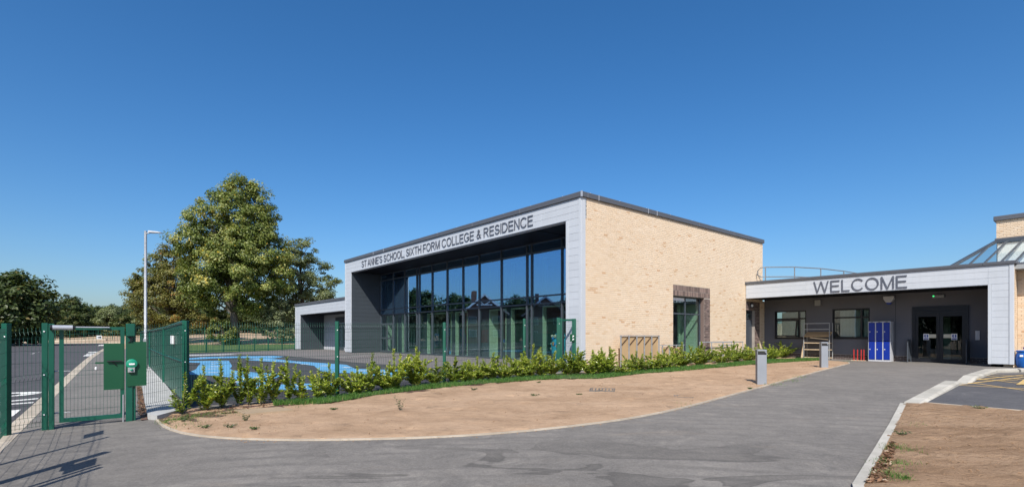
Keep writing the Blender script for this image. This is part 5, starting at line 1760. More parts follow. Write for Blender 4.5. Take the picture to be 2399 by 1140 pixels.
for (px, py, w, lb) in ((1783, 900, 0.235, 'nearer of two grey square bollard lights in the bare soil'), (1930, 862, 0.225, 'farther of two grey square bollard lights, before the entrance')):
    p = gpt(px, py)
    b_ = thing('bollard_light', lb, 'bollard', tuple(g3(p, 0.0)), R(-14), 'bollard lights beside the path')
    h = 0.95
    MB().box(-w / 2, w / 2, -w / 2, w / 2, -0.1, h - 0.14, bev=0.006).build('column', M['bollard'], b_)
    MB().box(-w / 2 + 0.012, w / 2 - 0.012, -w / 2 + 0.02, w / 2 - 0.012, h - 0.14, h - 0.06).build('light_slot', M['black'], b_)
    MB().box(-w / 2, w / 2, -w / 2, w / 2, h - 0.045, h, bev=0.006).box(-w / 2, -w / 2 + 0.012, -w / 2, w / 2, h - 0.14, h - 0.045).box(w / 2 - 0.012, w / 2, -w / 2, w / 2, h - 0.14, h - 0.045).build('cap', M['bollard'], b_)
    MB().prism([(w / 2 - 0.06, h - 0.045), (w / 2 - 0.012, h - 0.045), (w / 2 - 0.012, h - 0.10)], 'y', -w / 2 + 0.004, -w / 2 + 0.018).build('bracket', M['bollard'], b_)


def lthing(name, label, cat, x, y, rz=0.0, group=None):
    wx, wy = L2W(x, y)
    return thing(name, label, cat, (wx, wy, max(gz(wx, wy), FZ - 0.01)), BROT + rz, group)


# lockers by the entrance
xa, xb = ony(2034, 800, 13.95)[0], ony(2086, 800, 13.95)[0]
lw = xb - xa
lk = lthing('locker_unit', 'white locker unit with six blue doors beside the entrance', 'lockers', xa, 13.95)
MB().box(0, lw, 0.0, 0.48, 0.0, 0.06).box(0, lw, 0.0, 0.48, 1.76, 1.80).box(0, 0.018, 0.0, 0.48, 0.06, 1.76).box(lw - 0.018, lw, 0.0, 0.48, 0.06, 1.76).box(0.018, lw - 0.018, 0.40, 0.48, 0.06, 1.76).build('carcass', M['locker_grey'], lk)
for i in (1, 2):
    MB().box(lw * i / 3 - 0.02, lw * i / 3 + 0.02, -0.002, 0.40, 0.06, 1.76).build('divider', M['locker_grey'], lk)
for i in range(3):
    for z0, z1 in ((0.085, 0.895), (0.915, 1.745)):
        d_ = MB().box(lw * i / 3 + 0.024, lw * (i + 1) / 3 - 0.024, -0.014, 0.0, z0, z1, bev=0.004).build('locker_door', M['locker_blue'], lk)
        k_ = MB().lathe([(0.028, 0), (0.028, 0.012), (0.012, 0.02), (0.0, 0.02)], (0, 0, 0), 12).build('lock', M['alu'], d_)
        k_.matrix_local = Matrix.Translation((lw * i / 3 + 0.065, -0.014, z0 + (0.45 if z0 < 0.5 else 0.42))) @ Matrix.Rotation(R(90), 4, 'X')
    MB().box(lw * i / 3 + 0.10, lw * i / 3 + 0.18, -0.004, 0.0, 1.765, 1.785).build('number_plate', M['black'], lk)
# shelf rack
xa, xb = ony(1884, 800, 13.95)[0], ony(1944, 800, 13.95)[0]
sw_ = xb - xa
sh = lthing('shelf_rack', 'open metal and pale wood shelf rack between the two windows', 'shelf', xa, 13.90)
for x_ in (0.0, sw_):
    for y_ in (0.0, 0.42):
        MB().box(x_ - 0.014, x_ + 0.014, y_ - 0.014, y_ + 0.014, 0, 1.78).build('upright', M['grey_box'], sh)
for i, z in enumerate((0.06, 0.45, 0.78)):
    MB().box(0.0, sw_, -0.01, 0.43, z, z + 0.04, bev=0.004).build('shelf', M['wood'], sh)
MB().add([(0, -0.01, 1.10), (sw_, -0.01, 1.10), (sw_, 0.43, 1.32), (0, 0.43, 1.32), (0, -0.01, 1.13), (sw_, -0.01, 1.13), (sw_, 0.43, 1.35), (0, 0.43, 1.35)], [(3, 2, 1, 0), (4, 5, 6, 7), (0, 1, 5, 4), (1, 2, 6, 5), (2, 3, 7, 6), (3, 0, 4, 7)]).build('tilted_shelf', M['mdf'], sh)
for z in (1.45, 1.74):
    MB().box(0.0, sw_, -0.012, 0.012, z, z + 0.035).build('cross_bar', M['galv'], sh)
MB().obox((sw_ * 0.25, 0.0, 1.06), (sw_ * 0.95, 0.0, 0.97), 0.02, 0.05).build('loose_batten', M['wood'], sh)
MB().obox((-0.10, 0.0, 0.0), (-0.02, 0.1, 0.85), 0.03, 0.09).build('leaning_plank', M['wood'], sh)
# toy cricket stumps
xa = ony(1998, 838, 13.85)[0]
cr = lthing('stump_set', 'small set of red posts on a flat stand left of the lockers', 'stumps', xa, 13.85)
MB().box(-0.05, 0.50, -0.12, 0.12, 0.0, 0.025, bev=0.006).build('stand', M['wood'], cr)
for k, x_ in enumerate((0.05, 0.19, 0.33, 0.43)):
    MB().tube([(x_, -0.03 + 0.02 * k, 0.02), (x_, -0.03 + 0.02 * k, 0.52)], 0.022, 10).build('post', M['red'], cr, True)
# hoop barriers either side of the doors
for px, lb in ((2131, 'grey hoop barrier at the left side of the entrance doors'), (2268, 'grey hoop barrier at the right side of the entrance doors')):
    xa = ony(px, 830, 14.25)[0]
    hb = lthing('hoop_barrier', lb, 'barrier', xa, 14.44, 0, 'door hoop barriers')
    MB().tube([(0, 0.0, 0), (0, 0.0, 0.86), (0, -0.05, 0.95), (0, -0.12, 0.98), (0, -0.42, 0.98), (0, -0.5, 0.94), (0, -0.54, 0.86), (0, -0.54, 0)], 0.026, 10).build('hoop', M['frame'], hb, True)
    MB().box(-0.006, 0.006, -0.51, -0.03, 0.12, 0.93).build('infill_panel', M['frame'], hb)
# barrel
bl = lthing('plastic_barrel', 'blue plastic barrel at the right edge beside the brick wall', 'barrel', 10.125, 12.62)
MB().lathe([(0.20, 0), (0.235, 0.02), (0.265, 0.15), (0.275, 0.30), (0.262, 0.46), (0.235, 0.545), (0.23, 0.57)], n=28).build('body', M['barrel'], bl, True)
MB().lathe([(0.255, 0.57), (0.26, 0.58), (0.26, 0.615), (0.24, 0.63), (0.0, 0.632)], n=28).build('lid', M['barrel'], bl, True)
MB().box(-0.13, -0.04, -0.272, -0.262, 0.40, 0.47).build('label', M['white'], bl)
MB().tube([(0.02, -0.27, 0.42), (0.10, -0.30, 0.36), (0.2, -0.25, 0.33)], 0.012, 6).build('handle', M['black'], bl)
pu = lthing('purple_bucket', 'purple plastic tub standing on the blue barrel', 'tub', 10.18, 12.64)
pu.location.z += 0.632
MB().lathe([(0.10, 0.0), (0.13, 0.09), (0.14, 0.10), (0.14, 0.11), (0.0, 0.10)], n=18).build('tub', M['purple'], pu, True)
# boards and frames stood against the brick flank
Yb = [1.72, 4.15]
fb_ = lthing('board_screen', 'row of tall mdf boards in a metal frame against the brick wall', 'screen', 0.42, Yb[0])
nB = 5
for i in range(nB):
    y0 = (Yb[1] - Yb[0]) * i / nB; y1 = (Yb[1] - Yb[0]) * (i + 1) / nB
    MB().box(-0.09, -0.07, y0 + 0.01, y1 - 0.01, 0.02, 1.13).build('board', M['mdf'], fb_)
    for k in range(9):
        f0, f1 = k / 9, (k + 0.62) / 9
        a = Vector((-0.055, y1 - 0.02, 1.10)); b = Vector((-0.055, y0 + 0.03, 0.78))
        MB().obox(a + (b - a) * f0, a + (b - a) * f1, 0.02, 0.035).build('strap_link', M['rust_brown'], fb_)
for i in range(nB + 1):
    y = (Yb[1] - Yb[0]) * i / nB
    MB().box(-0.05, -0.015, y - 0.022, y + 0.022, 0.0, 1.15).build('upright', M['galv'], fb_)
MB().box(-0.06, -0.02, -0.04, Yb[1] - Yb[0] + 0.05, 1.15, 1.18).build('top_bar', M['galv'], fb_)
fb2 = lthing('low_board_screen', 'lower row of mdf boards and bars left of the flank window', 'screen', 0.40, 4.30)
for i in range(3):
    MB().box(-0.09, -0.07, 0.15 + i * 0.5, 0.15 + i * 0.5 + 0.44, 0.02, 0.70).build('board', M['mdf'], fb2)
    MB().obox((-0.05, 0.55 + i * 0.5, 0.72), (-0.05, 0.2 + i * 0.5, 0.45), 0.02, 0.035).build('strap', M['rust_brown'], fb2)
for i in range(4):
    MB().box(-0.05, -0.015, 0.12 + i * 0.5, 0.16 + i * 0.5, 0, 0.76).build('upright', M['galv'], fb2)
MB().box(-0.06, -0.02, -0.05, 1.75, 0.76, 0.79).build('top_bar', M['galv'], fb2)
tb = lthing('metal_table_frame', 'bare galvanised metal table frame right of the flank window', 'table frame', 0.75, 7.6)
for y_ in (0.0, 1.0, 2.1, 2.9):
    MB().tube([(0, y_, 0), (0, y_, 0.86)], 0.02, 8).build('leg', M['galv'], tb)
    MB().tube([(-0.55, y_, 0), (-0.55, y_, 0.86)], 0.02, 8).build('leg', M['galv'], tb)
for x_ in (0.0, -0.55):
    MB().tube([(x_, -0.02, 0.86), (x_, 2.92, 0.86)], 0.024, 8).build('long_rail', M['galv'], tb)
MB().tube([(0, 0.6, 0.72), (0, 2.0, 0.74)], 0.022, 8).build('cross_rail', M['galv'], tb)
MB().box(-0.5, -0.02, -0.02, 0.6, 0.20, 0.23).build('lower_tray', M['galv'], tb)
MB().obox((-0.2, 1.2, 0.72), (-0.05, 1.75, 0.70), 0.28, 0.02).build('loose_panel', M['galv'], tb)
# ------------------------------------------------------------------ vegetation
def leaves_np(cent, direc, length, width, fold=0.25, roll=None):
    """folded leaves: base points, unit directions, sizes -> verts, quads (two per leaf)"""
    n = len(cent)
    d = direc / np.linalg.norm(direc, axis=1, keepdims=True)
    up = RNG.normal(0, 1, (n, 3)); up[:, 2] += 1.2
    s = np.cross(d, up); s /= np.linalg.norm(s, axis=1, keepdims=True) + 1e-9
    nn = np.cross(s, d)
    L = length[:, None]; Wd = width[:, None]
    base = cent
    mid = cent + d * L * 0.5 - nn * L * 0.06
    tip = cent + d * L - nn * L * 0.16
    lft = cent + d * L * 0.46 + s * Wd * 0.5 + nn * Wd * fold
    rgt = cent + d * L * 0.46 - s * Wd * 0.5 + nn * Wd * fold
    V = np.stack([base, mid, tip, lft, rgt], 1).reshape(-1, 3)
    i = np.arange(n)[:, None] * 5
    F = np.concatenate([i + np.array([[0, 4, 2, 1]]), i + np.array([[0, 1, 2, 3]])], 1).reshape(-1, 4)
    return V, F


def cards_np(cent, normal, size, aspect=0.62):
    """single leaf-shaped diamonds"""
    n = len(cent)
    nn = normal / (np.linalg.norm(normal, axis=1, keepdims=True) + 1e-9)
    r = RNG.normal(0, 1, (n, 3))
    a = np.cross(nn, r); a /= np.linalg.norm(a, axis=1, keepdims=True) + 1e-9
    b = np.cross(nn, a)
    s = size[:, None]
    V = np.stack([cent - a * s * 0.5, cent + b * s * aspect * 0.5 + nn * s * 0.08, cent + a * s * 0.5, cent - b * s * aspect * 0.5 + nn * s * 0.08], 1).reshape(-1, 3)
    F = np.arange(n * 4).reshape(n, 4)
    return V, F


def tree_parts(height, lobes, n_clumps, per, clump_r, leaf, trunk_r, trunk_top, seed, droop=0.0, flat=0.7, lean=(0, 0), gap=0.62, clear=None):
    """crown of leaf clumps on the shells of a few lobes; limbs run out to the clumps"""
    global RNG
    RNG = np.random.default_rng(seed)
    rnd = random.Random(seed)
    vol = np.array([l[3] * l[4] * l[5] for l in lobes]) ** 0.7
    which = RNG.choice(len(lobes), n_clumps, p=vol / vol.sum())
    lb = np.array(lobes)[which]
    dirs = RNG.normal(0, 1, (n_clumps, 3)); dirs /= np.linalg.norm(dirs, axis=1, keepdims=True)
    rad = gap + (1.02 - gap) * RNG.random(n_clumps) ** 0.6
    rad *= 1 + 0.10 * np.sin(dirs[:, 0] * 7 + seed) * np.cos(dirs[:, 2] * 6 + dirs[:, 1] * 5)
    cc = lb[:, :3] + dirs * lb[:, 3:6] * rad[:, None]
    cc[:, 2] = np.maximum(cc[:, 2], 0.5)
    if clear is not None:
        ok = ~((np.abs(cc[:, 0] - clear[0]) < clear[1]) & (cc[:, 2] < clear[2]) & (cc[:, 1] < 2.0))
        cc, dirs = cc[ok], dirs[ok]
        n_clumps = len(cc)
    ctone = np.clip(RNG.normal(0.45, 0.17, n_clumps), 0, 1)
    N = n_clumps * per
    g = RNG.normal(0, 1, (N, 3)); g /= np.linalg.norm(g, axis=1, keepdims=True)
    rr = RNG.random(N) ** 0.45
    cr = np.repeat(clump_r * RNG.uniform(0.6, 1.35, n_clumps), per)
    off = g * (rr * cr)[:, None]
    off[:, 2] *= flat
    off[:, 2] -= droop * np.hypot(off[:, 0], off[:, 1])
    C = np.repeat(cc, per, 0) + off
    outn = np.repeat(dirs, per, 0) * 0.5 + g * 0.55 + RNG.normal(0, 0.45, (N, 3))
    outn[:, 2] += 0.55
    size = leaf * RNG.uniform(0.6, 1.35, N)
    V, F = cards_np(C, outn, size)
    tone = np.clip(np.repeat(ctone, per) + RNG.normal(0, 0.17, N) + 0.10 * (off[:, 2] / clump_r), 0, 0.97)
    yl = RNG.random(N) < 0.006
    tone[yl] = 1.0
    wood = MB()
    tops = [(lean[0] * k, lean[1] * k, trunk_top * k) for k in (0, 0.18, 0.4, 0.62, 0.82, 1.0)]
    tops = [(x + rnd.uniform(-.06, .06) * trunk_r * 4, y + rnd.uniform(-.06, .06) * trunk_r * 4, z) for x, y, z in tops]
    tops[0] = (0, 0, -0.3)
    wood.tube(tops, [trunk_r * k for k in (1.35, 1.0, 0.82, 0.62, 0.4, 0.15)], 9)
    order = rnd.sample(range(n_clumps), min(n_clumps, 70))
    for j in order:
        e = Vector(cc[j])
        f = min(max((e.z / trunk_top) * rnd.uniform(0.45, 0.8), 0.22), 0.95)
        i0 = min(int(f * 5), 4)
        q = f * 5 - i0
        s = Vector(tops[i0]) * (1 - q) + Vector(tops[i0 + 1]) * q
        mid = s.lerp(e, 0.5) + Vector((rnd.uniform(-.3, .3), rnd.uniform(-.3, .3), rnd.uniform(0.0, .6)))
        r0 = trunk_r * (0.42 - 0.25 * f)
        wood.tube([s, mid, e], [r0, r0 * 0.5, r0 * 0.12], 5, cap=False)
    return V, F, tone, wood


def make_tree(name, label, group, pos, parts, mat, rz=0.0, scale=1.0):
    V, F, tone, wood = parts
    t_ = thing(name, label, 'tree', tuple(g3(pos, -0.05)), rz, group)
    t_.scale = (scale,) * 3
    wood.build('trunk', M['bark'], t_, True)
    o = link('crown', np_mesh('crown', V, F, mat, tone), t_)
    o['kind'] = 'stuff'
    return t_


def at_px(px, d):
    return ((px - PCX) / FPX * d, d)


def hgt(py, pos):
    return EYE + (HOR - py) / FPX * pos[1] - gz(*pos)


# the big tree: broad dome with a taller head
pos = at_px(553, 64)
h = hgt(411, pos)
m2p = 64 / FPX
lob = [(0.2, 0, h * 0.40, 6.3, 5.6, 4.4), (-1.9, 0, h * 0.56, 5.6, 5.0, 4.2), (1.7, 0.3, h * 0.50, 5.3, 5.0, 4.6), (-0.9, 0, h * 0.70, 5.3, 4.6, 4.0), (0.9, 0, h * 0.82, 3.9, 3.4, 3.3), (-3.4, 0.5, h * 0.34, 3.0, 3.4, 3.4), (3.9, 0.5, h * 0.36, 3.0, 3.4, 3.4), (0.4, 0, h * 0.93, 2.4, 2.2, 1.5), (3.0, 0, h * 0.66, 2.6, 2.6, 2.2), (-4.0, 0, h * 0.60, 2.6, 2.6, 2.0)]
make_tree('big_tree', 'tallest tree, broad green crown above the screened fence', None, pos, tree_parts(h, lob, 760, 150, 0.92, 0.25, 0.42, h * 0.9, 21, 0.30, 0.72, (-1.6, 0), 0.46, (-0.3, 0.9, h * 0.30)), M['lime_leaf'])
# turning tree behind it on the left
pos = at_px(400, 72); h = hgt(560, pos)
lob = [(-1.5, 0, h * 0.45, 3.9, 3.6, 4.6), (1.5, 0, h * 0.55, 3.6, 3.4, 4.4), (0.5, 0, h * 0.82, 2.2, 2.2, 2.4), (-3.6, 0, h * 0.60, 2.0, 2.0, 1.6), (2.5, 0, h * 0.30, 3.4, 3.4, 3.4)]
make_tree('turning_tree', 'yellow brown tree at the left shoulder of the big tree', None, pos, tree_parts(h, lob, 300, 120, 0.85, 0.26, 0.30, h * 0.9, 22, 0.2, 0.6, (0.4, 0), 0.5), M['brown_leaf'])
pos = at_px(352, 80); h = hgt(585, pos)
lob = [(0, 0, h * 0.5, 2.4, 2.4, 3.6), (-1.4, 0, h * 0.66, 1.5, 1.5, 1.3), (0.8, 0, h * 0.85, 1.6, 1.6, 1.8), (-1.8, 0, h * 0.40, 1.6, 1.6, 1.4)]
make_tree('thin_tree', 'thin open green tree just right of the lamp post', None, pos, tree_parts(h, lob, 110, 90, 0.75, 0.26, 0.20, h * 0.9, 23, 0.3, 0.5, (0, 0), 0.4), M['olive_leaf'])
# open crowned tree on the right
pos = at_px(712, 76); h = hgt(548, pos)
lob = [(-1.5, 0, h * 0.62, 3.8, 3.6, 3.6), (1.5, 0, h * 0.50, 3.6, 3.4, 2.6), (-0.6, 0, h * 0.84, 2.6, 2.6, 2.2), (3.3, 0, h * 0.42, 1.6, 1.6, 1.2), (-3.5, 0, h * 0.40, 3.0, 3.0, 3.0), (1.9, 0, h * 0.72, 1.9, 1.9, 1.6)]
make_tree('open_tree', 'olive green open crowned tree between the big tree and the school', None, pos, tree_parts(h, lob, 230, 115, 0.85, 0.25, 0.30, h * 0.85, 24, 0.25, 0.5, (-0.6, 0), 0.45), M['olive_leaf'])
pos = at_px(660, 66); h = hgt(694, pos)
lob = [(0, 0, h * 0.5, 2.2, 2.0, h * 0.46), (-1.2, 0, h * 0.36, 1.4, 1.4, h * 0.32), (1.4, 0, h * 0.42, 1.4, 1.4, h * 0.4)]
make_tree('grey_shrub', 'pale grey green shrub under the right side of the big tree', None, pos, tree_parts(h, lob, 90, 80, 0.55, 0.26, 0.10, h * 0.7, 25, 0.2, 0.7), M['grey_leaf'])
pos = at_px(520, 63); h = hgt(745, pos)
lob = [(0, 0, h * 0.5, 1.6, 1.4, h * 0.48), (0.8, 0, h * 0.3, 1.1, 1.1, h * 0.3)]
make_tree('understorey_shrub', 'leafy green shrub at the foot of the big tree', None, pos, tree_parts(h, lob, 60, 70, 0.45, 0.24, 0.07, h * 0.7, 26, 0.2, 0.7), M['lime_leaf'])
# two taller trees at the far left, then the belt
pos = at_px(2, 104); h = hgt(640, pos)
lob = [(0, 0, h * 0.6, 2.2, 2.2, h * 0.34), (-0.8, 0, h * 0.82, 1.5, 1.5, 1.8), (0.9, 0, h * 0.4, 2.0, 2.0, h * 0.34)]
make_tree('edge_tree', 'loose leafy tree cut by the left edge of the photo', None, pos, tree_parts(h, lob, 110, 130, 0.70, 0.20, 0.2, h * 0.85, 27, 0.2, 0.6), M['olive_leaf'])
pos = at_px(64, 104); h = hgt(668, pos)
lob = [(0, 0, h * 0.45, 2.6, 2.4, h * 0.42), (-0.4, 0, h * 0.80, 1.1, 1.1, h * 0.2), (1.2, 0, h * 0.62, 1.3, 1.3, h * 0.2)]
make_tree('dark_tree', 'dark green pointed tree second from the left edge', None, pos, tree_parts(h, lob, 130, 130, 0.66, 0.20, 0.2, h * 0.85, 28, 0.2, 0.6), M['wood_leaf'])
pos = at_px(165, 112); h = hgt(690, pos)
lob = [(0, 0, h * 0.5, 2.6, 2.4, h * 0.42), (-0.5, 0, h * 0.84, 1.0, 1.0, h * 0.18), (1.0, 0, h * 0.80, 1.0, 1.0, h * 0.16)]
make_tree('twin_top_tree', 'green tree with a twin tip standing above the belt', None, pos, tree_parts(h, lob, 100, 70, 0.7, 0.34, 0.2, h * 0.85, 29, 0.2, 0.6), M['wood_leaf'])
protos = []
for k, mt in enumerate((M['wood_leaf'], M['olive_leaf'], M['wood_leaf'], M['brown_leaf'])):
    lob = [(0, 0, 2.6, 2.9, 2.4, 2.5), (1.6, 0, 3.4, 2.0, 1.9, 1.7), (-1.7, 0, 3.2, 2.1, 1.9, 1.9), (0.2, 0, 4.4, 1.5, 1.5, 1.1)]
    parts = tree_parts(5.5, lob, 130, 100, 0.72, 0.28, 0.14, 4.5, 40 + k, 0.2, 0.65)
    protos.append((parts, mt))
GB = 'trees of the dark belt beyond the road'
LBT = ['dark green tree of the low belt beyond the road', 'olive green tree of the low belt beyond the road', 'deep green tree of the low belt beyond the road', 'brownish tree of the low belt beyond the road']
made = {}
rb = random.Random(3)
belt = []
for i in range(19):
    belt.append((-40 + i * 27 + rb.uniform(-7, 7), rb.uniform(110, 117), rb.uniform(0.85, 1.15)))
for i in range(15):
    belt.append((60 + i * 24 + rb.uniform(-8, 8), rb.uniform(121, 129), rb.uniform(1.0, 1.22)))
for i in range(14):
    belt.append((430 + i * 24 + rb.uniform(-8, 8), rb.uniform(104, 118), rb.uniform(0.95, 1.35)))
for i, (px, d, s) in enumerate(belt):
    k = rb.choice([0, 0, 1, 2, 2, 3]) if px < 420 else rb.choice([0, 2, 2])
    q = at_px(px, d)
    if k not in made:
        parts, mt = protos[k]
        o = make_tree('belt_tree', LBT[k], GB, q, parts, mt, rb.uniform(0, 6.28), s)
        made[k] = o
    else:
        o = copy_tree(made[k])
        o.location = tuple(g3(q, -0.05)); o.rotation_euler = (0, 0, rb.uniform(0, 6.28)); o.scale = (s, s, s * rb.uniform(0.9, 1.1))
# distant wood reads as one mass on the skyline
m_v, m_f, m_t = [], [], []
RNG = np.random.default_rng(77)
nC = 700
pxs = RNG.uniform(-60, 480, nC)
ds = RNG.uniform(170, 230, nC)
ctr = np.stack([(pxs - PCX) / FPX * ds, ds, np.zeros(nC)], 1)
sky_y = 719 + 6 * np.sin(pxs / 31.0) + 4 * np.sin(pxs / 11.0)
ctr[:, 2] = EYE + (HOR - sky_y) / FPX * ds * RNG.uniform(0.25, 1.0, nC) ** 0.7
per = 45
N = nC * per
g = RNG.normal(0, 1, (N, 3)); g /= np.linalg.norm(g, axis=1, keepdims=True)
C = np.repeat(ctr, per, 0) + g * (RNG.random(N) ** 0.4)[:, None] * np.array([2.6, 2.6, 1.6])
nrm = g + RNG.normal(0, 0.5, (N, 3)); nrm[:, 2] += 0.4
V, F = cards_np(C, nrm, 1.0 * RNG.uniform(0.6, 1.3, N))
o = link('distant_wood', np_mesh('distant_wood', V, F, M['wood_leaf'], np.clip(np.repeat(RNG.normal(0.5, 0.2, nC), per) + RNG.normal(0, 0.15, N), 0, 0.95)))
tag(o, 'distant wooded skyline seen over the tree belt', 'wood', kind='stuff')

# ---- laurel hedge
ORD = ['first', 'second', 'third', 'fourth', 'fifth', 'sixth', 'seventh', 'eighth', 'ninth', 'tenth', 'eleventh', 'twelfth', 'thirteenth', 'fourteenth', 'fifteenth', 'sixteenth', 'seventeenth', 'eighteenth', 'nineteenth', 'twentieth', 'twenty-first', 'twenty-second', 'twenty-third', 'twenty-fourth', 'twenty-fifth', 'twenty-sixth', 'twenty-seventh', 'twenty-eighth', 'twenty-ninth', 'thirtieth', 'thirty-first', 'thirty-second', 'thirty-third', 'thirty-fourth', 'thirty-fifth', 'thirty-sixth', 'thirty-seventh', 'thirty-eighth', 'thirty-ninth', 'fortieth', 'forty-first', 'forty-second', 'forty-third', 'forty-fourth']
HEDGE = [  # photo column, foot row, top row, width in photo pixels, density
    (428, 972, 872, 70, 0.35), (482, 964, 856, 74, 0.9), (520, 958, 840, 60, 0.9), (560, 953, 832, 50, 0.6), (582, 952, 832, 40, 0.45), (612, 950, 838, 62, 0.75), (640, 946, 846, 50, 0.6), (676, 944, 836, 54, 0.55), (706, 940, 868, 60, 0.6), (745, 938, 862, 64, 0.9), (772, 934, 852, 56, 0.9),
    (832, 926, 858, 64, 0.95), (866, 922, 826, 58, 0.55), (905, 916, 845, 70, 0.9), (927, 914, 818, 52, 0.7), (974, 906, 812, 58, 1.1), (1018, 902, 838, 60, 0.8), (1062, 898, 835, 54, 0.8), (1092, 896, 842, 56, 0.9), (1122, 893, 834, 56, 0.9), (1150, 890, 826, 50, 0.8), (1184, 888, 832, 62, 1.0), (1218, 886, 828, 54, 0.9), (1244, 884, 806, 52, 0.9), (1268, 882, 826, 50, 0.8), (1296, 880, 822, 46, 0.7),
    (1330, 880, 824, 56, 0.9), (1350, 879, 812, 50, 0.9), (1385, 880, 820, 62, 1.0), (1412, 878, 814, 60, 1.0), (1424, 877, 811, 50, 0.8), (1456, 877, 845, 56, 0.7), (1492, 872, 822, 58, 1.0), (1530, 868, 824, 60, 1.0), (1562, 864, 818, 62, 1.0), (1597, 860, 801, 64, 1.2), (1640, 856, 800, 66, 1.2), (1688, 851, 806, 62, 1.1), (1722, 848, 798, 58, 1.1), (1752, 845, 806, 56, 1.1), (1790, 843, 800, 60, 1.2), (1808, 842, 806, 50, 1.0), (1834, 838, 797, 50, 1.1)]
GH = 'laurel shrubs of the hedge'


def laurel(i, px, fy, ty, wpx, dens):
    global RNG
    RNG = np.random.default_rng(500 + i)
    rnd = random.Random(500 + i)
    p = gpt(px, fy)
    d = p[1]
    h = (fy - ty) / FPX * d
    wid = wpx / FPX * d * (0.60 if i < 11 else 0.70)
    t_ = thing('laurel_shrub', ORD[i] + ' laurel shrub of the hedge, counted from the gate on the left', 'shrub', tuple(g3(p, 0.01)), rnd.uniform(0, 6.28), GH)
    ns = max(4, int((11 if i < 11 else 13) * dens))
    stems = MB()
    cen, dr, ln = [], [], []
    for s in range(ns):
        an = 2 * math.pi * (s + rnd.random()) / ns
        tall = 1.0 if s == 0 else rnd.uniform(0.36, 0.92)
        spread = wid * (0.15 if s == 0 else rnd.uniform(0.35, 0.85))
        pts = []
        for k in range(6):
            f = k / 5
            pts.append(Vector((math.cos(an) * spread * f ** 0.8 + rnd.uniform(-.015, .015), math.sin(an) * spread * f ** 0.8 + rnd.uniform(-.015, .015), h * tall * f - 0.02)))
        stems.tube(pts, [0.009, 0.008, 0.007, 0.006, 0.004, 0.002], 5, cap=False)
        nl = int((56 + 66 * dens) * tall * (h / 0.8))
        shoots = [(pts, nl)]
        for q in range(rnd.randint(2, 4)):
            f = rnd.uniform(0.12, 0.72)
            i0 = int(f * 5); b = pts[i0].lerp(pts[i0 + 1], f * 5 - i0)
            a2 = an + rnd.uniform(-1.5, 1.5)
            e = b + Vector((math.cos(a2) * wid * 0.5, math.sin(a2) * wid * 0.5, h * rnd.uniform(0.08, 0.22)))
            mdp = b.lerp(e, 0.5) + Vector((0, 0, 0.02))
            sp = [b, mdp, e]
            stems.tube(sp, [0.005, 0.004, 0.002], 4, cap=False)
            shoots.append((sp, int(nl * 0.5)))
        for sp, cnt in shoots:
            m_ = len(sp) - 1
            for j in range(cnt):
                f = min(0.10 + 0.90 * ((j + rnd.random()) / cnt) ** 0.85, 0.999) if sp is pts else (j + rnd.random()) / cnt * 0.999
                k = int(f * m_); q = sp[k].lerp(sp[k + 1], f * m_ - k)
                ax_ = (sp[k + 1] - sp[k]).normalized()
                a3 = j * 2.4 + rnd.uniform(-0.4, 0.4)
                out = Vector((math.cos(a3), math.sin(a3), 0))
                dv = out * rnd.uniform(0.5, 1.0) + ax_ * rnd.uniform(0.25, 1.0) + Vector((0, 0, rnd.uniform(-0.25, 0.35)))
                cen.append(q); dr.append(dv); ln.append(rnd.uniform(0.052, 0.100) * (1.0 - 0.25 * f))
    cen = np.array([tuple(c) for c in cen]); dr = np.array([tuple(c) for c in dr]); ln = np.array(ln)
    V, F = leaves_np(cen, dr, ln, ln * RNG.uniform(0.40, 0.52, len(ln)))
    V[:, 2] = np.maximum(V[:, 2], 0.015)
    hz = np.clip(cen[:, 2] / h, 0, 1)
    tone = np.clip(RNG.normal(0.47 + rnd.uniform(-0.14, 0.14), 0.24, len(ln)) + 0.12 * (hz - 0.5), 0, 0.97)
    tone[RNG.random(len(ln)) < 0.012] = 1.0
    stems.build('stems', M['bark'], t_)
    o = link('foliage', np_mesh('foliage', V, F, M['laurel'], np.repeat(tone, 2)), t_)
    o['kind'] = 'stuff'


for i, a in enumerate(HEDGE):
    laurel(i, *(a if i > 10 else (a[0], a[1], a[2], a[3] * 0.9, a[4] * 0.68)))


# ---- grass along the hedge, tufts, weeds, litter, clods
def in_quad_strip(lo_, hi_, n):
    """random ground points between two photo polylines of equal length"""
    A = [gpt(*p) for p in lo_]; B = [gpt(*p) for p in hi_]
    w = np.array([math.hypot(A[k + 1][0] - A[k][0], A[k + 1][1] - A[k][1]) for k in range(len(A) - 1)])
    ks = RNG.choice(len(w), n, p=w / w.sum())
    u, v = RNG.random(n), RNG.random(n)
    A, B = np.array(A), np.array(B)
    P_ = (A[ks] * (1 - u)[:, None] + A[ks + 1] * u[:, None]) * (1 - v)[:, None] + (B[ks] * (1 - u)[:, None] + B[ks + 1] * u[:, None]) * v[:, None]
    return P_


